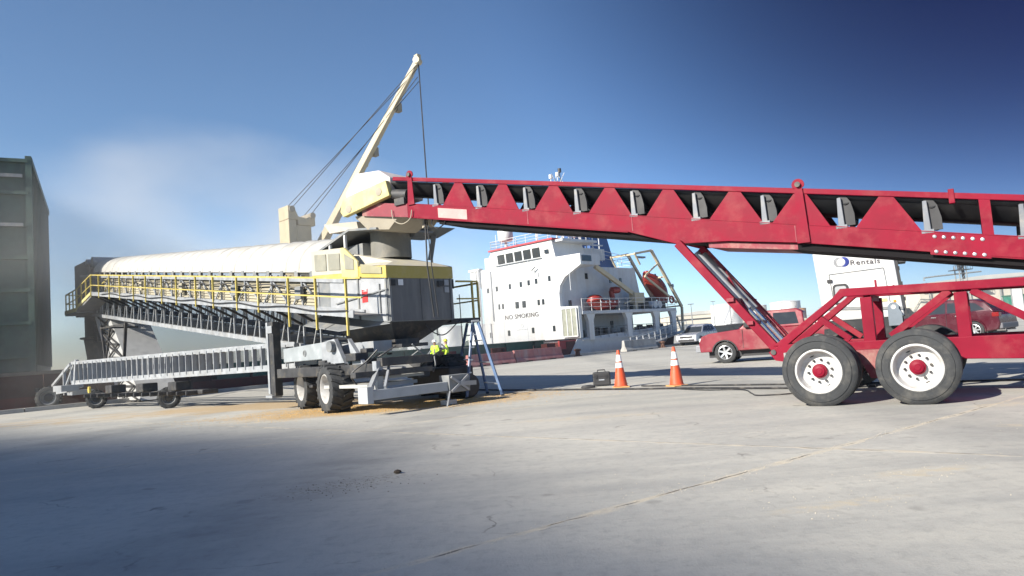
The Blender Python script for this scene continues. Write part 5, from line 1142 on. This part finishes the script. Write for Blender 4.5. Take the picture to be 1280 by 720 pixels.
t=B(); t.box(-2.42,-2.2,-.85,.85,.38,.62); t.build('rear_bumper',mat('grey_plastic',(.13,.13,.14),.6),mv,bevel=.05)
for sg in (-1,1):
    t=B()
    for x in (.92,-.39,-1.12): t.box(x-.006,x+.006,sg*half(.8)-.008,sg*half(.8)+.01,.42,1.1)
    t.build('door_seam',plas,mv)
# white high cab of the rental truck, behind the red truss
tk=thing('white_truck',(9.25,19.0,0),R(-27),'tall white truck cab with blue and grey Rentals sign behind the red truss','truck')
sx=lambda z:-.055*(z-.9)
t=B(); t.hexa([(-1.03,0,1.2),(.88,0,1.2),(.88,2.3,1.2),(-1.03,2.3,1.2)],[(-1.16,0,3.12),(.76,0,3.12),(.76,2.3,3.12),(-1.16,2.3,3.12)]); t.build('cab_body',white,tk,bevel=.05)
t=B(); t.prism([(-1.03,-.03,1.62),(.86,-.03,1.45),(.86,-.03,1.38),(-1.03,-.03,1.52)],(0,.03,0)); t.build('side_skirt_line',galvd,tk)
t=B(); t.box(-.95,.85,.05,2.2,.62,1.2); t.build('chassis',blackm,tk)
t=B(); t.prism([(.88,.05,1.2),(.95,.05,1.2),(.83,.05,3.1),(.76,.05,3.1)],(0,2.2,0)); t.build('rear_extender',plas,tk)
t=B(); t.box(.8,1.05,.1,.9,2.6,2.7); 
for k in range(3): t.box(.90-.03*k,.95-.03*k,.05,.2,1.6+.4*k,1.7+.4*k)
t.build('rear_bracket',plas,tk)
t=B(); dl=lambda x,z:(x-.07*(z-2.0),-.012,z)
for a_,b_ in (((-.77,1.65),(-.77,2.46)),((-.77,2.46),(.55,2.5)),((.55,2.5),(.55,1.6))): t.beam(dl(*a_),dl(*b_),.018,.018)
t.build('door_outline',galvd,tk)
t=B(); t.box(-.86,-.74,-.05,0,2.24,2.32); t.build('door_handle',plas,tk)
def rrect(cx,cz_,w_,h_,r_,y,n=5):
    out=[]
    for (sx_,sz_,a0) in ((1,1,0),(-1,1,90),(-1,-1,180),(1,-1,270)):
        for k in range(n+1):
            a=R(a0+90*k/n); out.append((cx+sx_*(w_/2-r_)+r_*math.cos(a),y,cz_+sz_*(h_/2-r_)+r_*math.sin(a)))
    return out
t=B(); t.prism(rrect(-.55,1.9,.38,.56,.09,-.03),(0,.03,0)); wf=t.build('window_frame',plas,tk)
t=B(); t.prism(rrect(-.55,1.9,.28,.44,.06,-.036),(0,.005,0)); t.build('window_pane',mat('pale_reflecting_glass',(.35,.36,.37),.1),wf)
t=B(); t.lathe([(.001,0),(.13,0)],(-.53,-.008,2.76),'Y',28); t.build('grey_disc',inkg,tk)
t=B(); t.lathe([(.001,0),(.13,0)],(-.40,-.012,2.76),'Y',28); t.build('blue_disc',inkb,tk)
t=B(); t.lathe([(.001,0),(.105,0)],(-.47,-.016,2.76),'Y',28); t.build('white_disc',reflw,tk)
text('lettering','Rentals',.19,inkd,tk,frame_mat((1,0,-.03),(.03,0,1),(.10,-.014,2.70)),sx=1.2,ext=.008)
t=B(); t.box(.66,.72,-.02,0,1.58,1.64); t.build('marker_lamp',lampo,tk)
t=B(); t.box(.4,.52,-.02,.0,1.62,1.70); t.build('side_sticker',yeld,tk)
t=B(); t.prism([(.5,-.10,.98),(.82,-.10,.98),(.82,-.10,1.3)]+[(.64+.13*math.cos(R(a)),-.10,1.45+.13*math.sin(R(a))) for a in range(-20,201,20)]+[(.5,-.10,1.4)],(0,.06,0)); lg=t.build('lifting_lug',mat('slate_grey_lug',(.16,.19,.22),.5),tk)
t=B(); t.lathe([(.001,0),(.06,0)],(.64,-.105,1.46),'Y',18); t.build('lug_hole',reflw,lg)
for x,y in ((-.95,.6),(.95,.6),(-.95,3.6),(.95,3.6)):
    t=B(); t.tube([(x-.14,y,.5),(x+.14,y,.5)],.5,24); t.build('wheel',rubber,tk,smooth=True)
t=B(); t.box(-.5,-.25,2.2,5.4,.7,.95); t.box(.25,.5,2.2,5.4,.7,.95); t.build('chassis_rail',blackm,tk)
t=B(); t.box(-3.0,-1.12,.15,2.15,.9,1.5); t.build('engine_bonnet',white,tk,bevel=.12) if False else None
loop([(-.3,-.15,1.0),(-.5,-.2,.75),(-.2,-.2,.7),(.1,-.15,1.05)],.015,'air_hose',galvd,tk)
# ================= STREET THINGS
def cone(x,y,label,tilt=0):
    o=thing('traffic_cone',(x,y,0),R(tilt),label,'traffic cone','orange traffic cones')
    t=B(); t.box(-.19,.19,-.19,.19,0,.035); t.build('base',blackm if False else mat('cone_base_dusty',(.5,.3,.12),.8),o,bevel=.02)
    t=B(); H_=.90; f=lambda z:.165-(.165-.032)*z/H_
    t.lathe([(f(.0)+.01,.035),(f(.05),.05),(f(.48),.48)],(0,0,0),'Z',28,cap=False); t.lathe([(f(.60),.60),(f(.635),.635)],(0,0,0),'Z',28,cap=False); t.lathe([(f(.79),.79),(f(H_),H_),(.02,H_+.005)],(0,0,0),'Z',28); t.build('cone_body',conem,o,smooth=True)
    t=B(); t.lathe([(f(.48)+.003,.48),(f(.60)+.003,.60)],(0,0,0),'Z',28,cap=False); t.lathe([(f(.635)+.003,.635),(f(.79)+.003,.79)],(0,0,0),'Z',28,cap=False); t.build('reflective_band',reflw,o,smooth=True)
cone(2.45,17.55,'orange traffic cone with two white bands beside the black case'); cone(3.60,16.65,'orange traffic cone with two white bands, right one of the pair, nearer the red wheels',20)
cs=thing('equipment_case',(2.12,18.6,0),R(-10),'black hard equipment case standing on the ground behind the left cone','case')
t=B(); t.box(-.22,.22,-.12,.12,.02,.36); t.build('shell',plas,cs,bevel=.03)
t=B(); t.box(-.225,.225,-.125,.125,.24,.255); t.box(-.16,-.1,-.135,-.12,.2,.29); t.box(.1,.16,-.135,-.12,.2,.29); t.build('latch',blackm,cs)
t=B(); t.tube([(-.1,0,.36),(-.09,0,.41),(.09,0,.41),(.1,0,.36)],.014,8); t.build('handle',blackm,cs)
t=B(); t.box(-.07,.07,-.126,-.121,.15,.18); t.build('label_plate',alu,cs)
t=B(); t.lathe([(.15,.0),(.17,.03),(.14,.08),(.02,.1)],(0,0,0),'Z',14); 
bg_=t.build('small_bag',plas,smooth=True); bg_.location=(1.72,18.2,0); bg_.scale=(1.1,.6,.8); tag(bg_,'flat black bag lying on the ground left of the equipment case','bag')
# stepladder
def ground_ladder():
    o=thing('stepladder',(-1.05,18.6,0),0,'tall blue fibreglass stepladder open beside the grey hopper','stepladder')
    A=Vector((-1.30,17.72,0)); Bp=Vector((-1.75,19.2,0)); C_=Vector((-.42,17.75,0)); D_=Vector((-.85,19.1,0))
    ctr=Vector((-1.05,18.6,0))
    apx=Vector((-.98,18.15,1.86)); apf=Vector((-1.15,18.72,1.86))
    L=lambda p:p-ctr
    for nm,a_,b_,m_ in (('front_rail',A,apx-Vector((.08,0,0)),bladd),('front_rail',Bp,apf-Vector((.08,0,0)),bladd),('rear_rail',C_,apx+Vector((.06,0,0)),bladd),('rear_rail',D_,apf+Vector((.06,0,0)),bladd)):
        t=B(); t.beam(L(a_),L(b_),.035,.075); r_=t.build(nm,m_,o)
        t=B(); q=L(a_); t.box(q.x-.04,q.x+.04,q.y-.04,q.y+.04,0,.05); t.build('foot',blackm,r_)
    for k in range(1,6):
        f=k/6; a_=L(A.lerp(apx,f)); b_=L(Bp.lerp(apf,f)); t=B(); t.beam(a_,b_,.09,.03); t.build('step',alu,o)
    for f in (.16,.45,.75):
        a_=L(C_.lerp(apx,f)); b_=L(D_.lerp(apf,f)); t=B(); t.beam(a_,b_,.05,.03); t.build('rear_brace',alu,o)
    t=B(); t.beam(L(apx)+Vector((0,-.06,.03)),L(apf)+Vector((0,.06,.03)),.2,.05); t.build('top_cap',mat('ladder_cap',(.25,.27,.3),.6),o,bevel=.01)
ground_ladder()
# barriers at the quay edge
def barrier(s,t_,L_,m,label,h=.8):
    x,y,_=S2W(s,t_); o=thing('jersey_barrier',(x,y,0),SA,label,'barrier')
    q=B(); w_=.3
    q.prism([(0,-w_,0),(0,-w_,.12),(0,-w_*.55,.35),(0,-w_*.32,h),(0,w_*.32,h),(0,w_*.55,.35),(0,w_,.12),(0,w_,0)],(L_,0,0)); q.build('barrier_body',m,o,bevel=.02)
    q=B()
    for f in (.25,.75): q.box(L_*f-.3,L_*f+.3,-w_-.004,-w_+.05,0,.07)
    q.build('drain_slot',blackm,o)
barrier(-13.5,-2.1,3.9,cpink,'faded red concrete barrier behind the two workers',.75)
barrier(-9.4,-2.0,4.6,cpink,'long faded red concrete barrier below the ship’s green hatch side',.8)
barrier(2.2,-2.2,4.2,cgrey,'grey concrete barrier at the foot of the ship gangway',.85)
for s,lab in ((-2.5,'low rusty bollard on the kerb left of the gangway barrier'),(8.4,'low rusty bollard on the kerb beneath the ship’s stern'),(-20,'low rusty bollard on the kerb behind the grey chassis')):
    x,y,_=S2W(s,-1.6); o=thing('quay_bollard',(x,y,0),0,lab,'bollard'); t=B(); t.lathe([(.3,0),(.3,.04),(.18,.08),(.16,.35),(.26,.42),(.24,.52),(.01,.55)],(0,0,0),'Z',18); t.build('bollard_body',mat('rusty_iron',(.12,.06,.04),.8),o,smooth=True)
# cables on the ground
def gcable(pts,r,label):
    o=loop([(x,y,r+.004) for x,y in pts],r,'ground_cable',cabm,None); tag(o,label,'cable'); return o
gcable([(-1.2,20.6),(-.2,19.3),(.8,18.3),(1.8,17.3),(2.8,16.3),(3.6,15.6),(4.4,14.6),(5.2,13.7),(6.3,12.9)],.022,'thick black cable running along the ground past both cones')
gcable([(3.2,16.2),(3.75,14.9),(4.35,14.3),(4.25,13.4),(4.2,12.9),(4.6,12.75),(5.0,12.8)],.012,'thin black wire curling on the ground between the cones and the red wheel')
gcable([(2.9,17.3),(6.8,13.3),(9.4,11.4),(12,9.6)],.018,'long dark hose lying straight on the ground behind the red wheels')
# ================= PEOPLE
def person(loc,rz,label,J,topm,legm,hat,hatm,scale=1.0):
    """J overrides joints"""
    o=thing('person',loc,rz,label,'person')
    j=dict(pel=(0,0,.95),chest=(0,0,1.28),neck=(0,0,1.47),head=(0,.01,1.58),crown=(0,.01,1.68),
      lh=(-.1,0,.92),lk=(-.11,.02,.5),la=(-.11,-.01,.09),lt=(-.12,.16,.03),rh=(.1,0,.92),rk=(.11,.02,.5),ra=(.11,-.01,.09),rt=(.12,.16,.03),
      ls=(-.19,0,1.41),le=(-.25,.0,1.14),lw=(-.24,.1,.9),lf=(-.23,.15,.8),rs=(.19,0,1.41),re=(.25,.0,1.14),rw=(.24,.1,.9),rf=(.23,.15,.8)); j.update(J)
    def skin_mesh(nm,edges,rad,m,par,sub=2):
        names=[]; 
        for a_,b_ in edges:
            for q in (a_,b_):
                if q not in names: names.append(q)
        me=bpy.data.meshes.new(nm); me.from_pydata([j[k] for k in names],[(names.index(a_),names.index(b_)) for a_,b_ in edges],[]); me.update()
        ob_=bpy.data.objects.new(nm,me); COL.objects.link(ob_)
        ob_.modifiers.new('skin','SKIN'); s_=ob_.modifiers.new('sub','SUBSURF'); s_.levels=sub; s_.render_levels=sub
        for k,n_ in enumerate(names): r_=rad[n_]; me.skin_vertices[0].data[k].radius=r_ if isinstance(r_,tuple) else (r_,r_)
        me.skin_vertices[0].data[0].use_root=True
        dg=bpy.context.evaluated_depsgraph_get(); ne=bpy.data.meshes.new_from_object(ob_.evaluated_get(dg)); bpy.data.objects.remove(ob_)
        ne.materials.clear(); ne.materials.append(m); ne.polygons.foreach_set('use_smooth',[True]*len(ne.polygons))
        z=bpy.data.objects.new(nm,ne); COL.objects.link(z); z.parent=par; return z
    E0=[('pel','chest'),('chest','neck'),('neck','head'),('head','crown'),('pel','lh'),('lh','lk'),('lk','la'),('la','lt'),('pel','rh'),('rh','rk'),('rk','ra'),('ra','rt'),('chest','ls'),('ls','le'),('le','lw'),('lw','lf'),('chest','rs'),('rs','re'),('re','rw'),('rw','rf')]
    rad=dict(pel=(.14,.10),chest=(.15,.11),neck=.055,head=(.078,.092),crown=(.07,.08),lh=.085,lk=.058,la=.045,lt=.04,rh=.085,rk=.058,ra=.045,rt=.04,ls=.06,le=.045,lw=.032,lf=.03,rs=.06,re=.045,rw=.032,rf=.03)
    skin_mesh('body',E0,rad,skin,o)
    skin_mesh('trousers',[('pel','lh'),('lh','lk'),('lk','la'),('pel','rh'),('rh','rk'),('rk','ra')],{**rad,'pel':(.155,.125),'lh':.10,'rh':.10,'lk':.078,'rk':.078,'la':.07,'ra':.07},legm,o)
    skin_mesh('jacket',[('chest','pel'),('chest','ls'),('ls','le'),('le','lw'),('chest','rs'),('rs','re'),('re','rw')],{**rad,'pel':(.17,.135),'chest':(.185,.135),'ls':.078,'rs':.078,'le':.062,'re':.062,'lw':.05,'rw':.05},topm,o)
    for a_,b_ in (('la','lt'),('ra','rt')):
        t=B(); p=Vector(j[a_]);q=Vector(j[b_]); t.tube([p+Vector((0,-.04,-.03)),(p+q)/2,q],[.06,.055,.045],8); t.build('boot',blackm,o,smooth=True)
    if hat:
        h=Vector(j['head']); c=Vector(j['crown']); t=B(); t.lathe([(.15,.0),(.125,.01),(.12,.06),(.085,.11),(.01,.13)],c+Vector((0,.02,-.03)),'Z',16); t.build('hard_hat',hatm,o,smooth=True)
        for sx_ in (-.03,.03):
            t=B(); t.lathe([(.001,-.008),(.009,0),(.001,.008)],h+Vector((sx_,.098,.01)),'Y',8); t.build('eye',inkd,o)
        t=B(); t.tube([h+Vector((0,.09,.0)),h+Vector((0,.118,-.025)),h+Vector((0,.09,-.04))],[.008,.014,.01],6); t.build('nose',skin,o)
    return o
wx_,wy_,_=S2W(-16.2,-3.4)
person((-4.28,38.0,0),R(150),'worker in white hard hat and hi-vis vest standing on the quay, left of the pair',{'lw':(-.1,.22,1.1),'lf':(-.03,.26,1.12)},hiviz,greyc,True,reflw)
person((-3.72,38.3,0),R(100),'worker in yellow hard hat and hi-vis vest standing right of the white-hatted one',{'rw':(.12,.25,1.15),'rf':(.05,.28,1.16)},hiviz,greyc,True,mat('yellow_hard_hat',(.7,.7,.05),.4))
# man leaning over the box from the service platform
c,s=math.cos(LA),math.sin(LA)
def L2W(a,v,z): return (LO.x+a*c+v*s, LO.y+a*s-v*c, z)
px_=L2W(.55,BW+.28,2.0)
hd_=LA+R(180)   # facing back across the box
person(px_,LA+R(0),'person in hi-vis top and dark trousers leaning over the grey box from its side platform',{'pel':(0,0,.92),'chest':(0,.22,1.14),'neck':(0,.38,1.26),'head':(0,.46,1.33),'crown':(0,.52,1.40),'ls':(-.19,.28,1.24),'rs':(.19,.28,1.24),'le':(-.22,.42,1.12),'lw':(-.2,.5,1.14),'lf':(-.2,.56,1.15),'re':(.22,.42,1.12),'rw':(.2,.5,1.14),'rf':(.2,.56,1.15)},hiviz,navy,True,blackm)
# ================= SMALL DEBRIS
def crumbs(name,n,fn,smin,smax,m,label,seed,cat):
    r_=random.Random(seed); b=MB()
    for k in range(n):
        x,y=fn(r_); s_=r_.uniform(smin,smax); a=r_.uniform(0,6.28)
        p=[(x+s_*math.cos(a+q*2.1)*r_.uniform(.6,1.2),y+s_*math.sin(a+q*2.1)*r_.uniform(.6,1.2),.001) for q in range(3)]; top=(x,y,.001+s_*r_.uniform(.5,1))
        i=[b.av(v) for v in p]+[b.av(top)]; b.f+= [[i[0],i[1],i[3]],[i[1],i[2],i[3]],[i[2],i[0],i[3]]]
    o=b.build(name,m); tag(o,label,cat,kind='stuff'); return o
crumbs('spilled_grain',7000,lambda r:(r.gauss(-3.2,1.9),r.gauss(17.2,.8)),.005,.014,grain,'orange corn kernels spilled round the big loader wheels',1,'grain')
def al(r):
    f=r.random(); return (-.9+f*6.2+r.gauss(0,.05),4.25+f*4.6+r.gauss(0,.05))
crumbs('dust_crumbs',600,al,.002,.006,palec,'pale crumbs caught along the concrete slab joint',2,'dust')
def bl(r):
    c_=r.choice(((3.1,5.8),(5.6,7.6),(2.1,5.0),(4.5,6.0),(2.8,9),(1.2,6))); return (r.gauss(c_[0],.4),r.gauss(c_[1],.25))
crumbs('dust_crumbs',350,bl,.002,.007,palec,'pale crumbs scattered over the sunlit concrete',3,'dust')
crumbs('dark_crumbs',170,lambda r:(r.gauss(-1.75,.35),r.gauss(7.1,.22)),.003,.009,debm,'dark crumbs on the shaded concrete left of the slab joint',4,'debris')
rk=MB(); rk.lathe([(.02,0),(.045,.015),(.035,.03),(.005,.04)],(0,0,0),'Z',7); rko=rk.build('stone',debm,smooth=True); rko.location=(-1.33,7.6,0); tag(rko,'single dark stone lying on the bare concrete foreground','stone')
# ================= DUST IN THE AIR
def puff(name,c_,rad,dens,label,rz=0,col=(.92,.9,.86),an=.0,soft=False,nscale=1.6,nw=.9):
    m=bpy.data.materials.new(name); m.use_nodes=True; n=m.node_tree.nodes; l=m.node_tree.links; n.clear(); o_=n.new('ShaderNodeOutputMaterial'); v=n.new('ShaderNodeVolumePrincipled'); v.inputs['Color'].default_value=(*col,1); v.inputs['Density'].default_value=dens; v.inputs['Anisotropy'].default_value=an
    l.new(v.outputs[0],o_.inputs['Volume'])
    if soft:
        tc=n.new('ShaderNodeTexCoord'); ln=n.new('ShaderNodeVectorMath'); ln.operation='LENGTH'; l.new(tc.outputs['Object'],ln.inputs[0])
        nz=n.new('ShaderNodeTexNoise'); nz.inputs['Scale'].default_value=nscale; nz.inputs['Detail'].default_value=4; l.new(tc.outputs['Object'],nz.inputs[0])
        a=n.new('ShaderNodeMath'); a.operation='MULTIPLY_ADD'; l.new(nz.outputs[0],a.inputs[0]); a.inputs[1].default_value=-nw; l.new(ln.outputs['Value'],a.inputs[2])
        r=n.new('ShaderNodeMapRange'); r.interpolation_type='SMOOTHSTEP'; r.inputs[1].default_value=1-nw/2; r.inputs[2].default_value=-nw/2; r.inputs[3].default_value=0; r.inputs[4].default_value=dens; l.new(a.outputs[0],r.inputs[0]); l.new(r.outputs[0],v.inputs['Density'])
    bm=bmesh.new(); bmesh.ops.create_icosphere(bm,subdivisions=4,radius=1); me=bpy.data.meshes.new(name); bm.to_mesh(me); bm.free(); me.materials.append(m)
    o=bpy.data.objects.new(name,me); COL.objects.link(o); o.location=c_; o.scale=rad; o.rotation_euler=(0,0,rz); tag(o,label,'dust',kind='stuff'); return o
x,y,_=S2W(-24,9)
puff('dust_cloud',(x+.5,y+1.0,2),(25,14,14.5),.125,'pale corn dust cloud rising from the ship hold at left',SA,soft=True,nscale=2.6,nw=1.5)
# unseen plume added behind and left of the camera to shade the left foreground
puff('shade_plume',(-15.7-23.4,2.2-17.6,16.2),(8.4,24,8.4),3.4,'unseen dust plume added behind the camera to shade the left foreground',R(43),col=(.8,.74,.66),soft=True,nscale=.9)
hz=MB(); hz.box(-250,330,-45,620,-5,34)
m=bpy.data.materials.new('haze_air'); m.use_nodes=True; n=m.node_tree.nodes; n.clear(); o_=n.new('ShaderNodeOutputMaterial'); v=n.new('ShaderNodeVolumePrincipled'); v.inputs['Color'].default_value=(.75,.87,1,1); v.inputs['Density'].default_value=.0003; v.inputs['Anisotropy'].default_value=.2; m.node_tree.links.new(v.outputs[0],o_.inputs['Volume'])
tag(hz.build('haze',m),'thin pale haze over the whole quay','haze',kind='stuff')
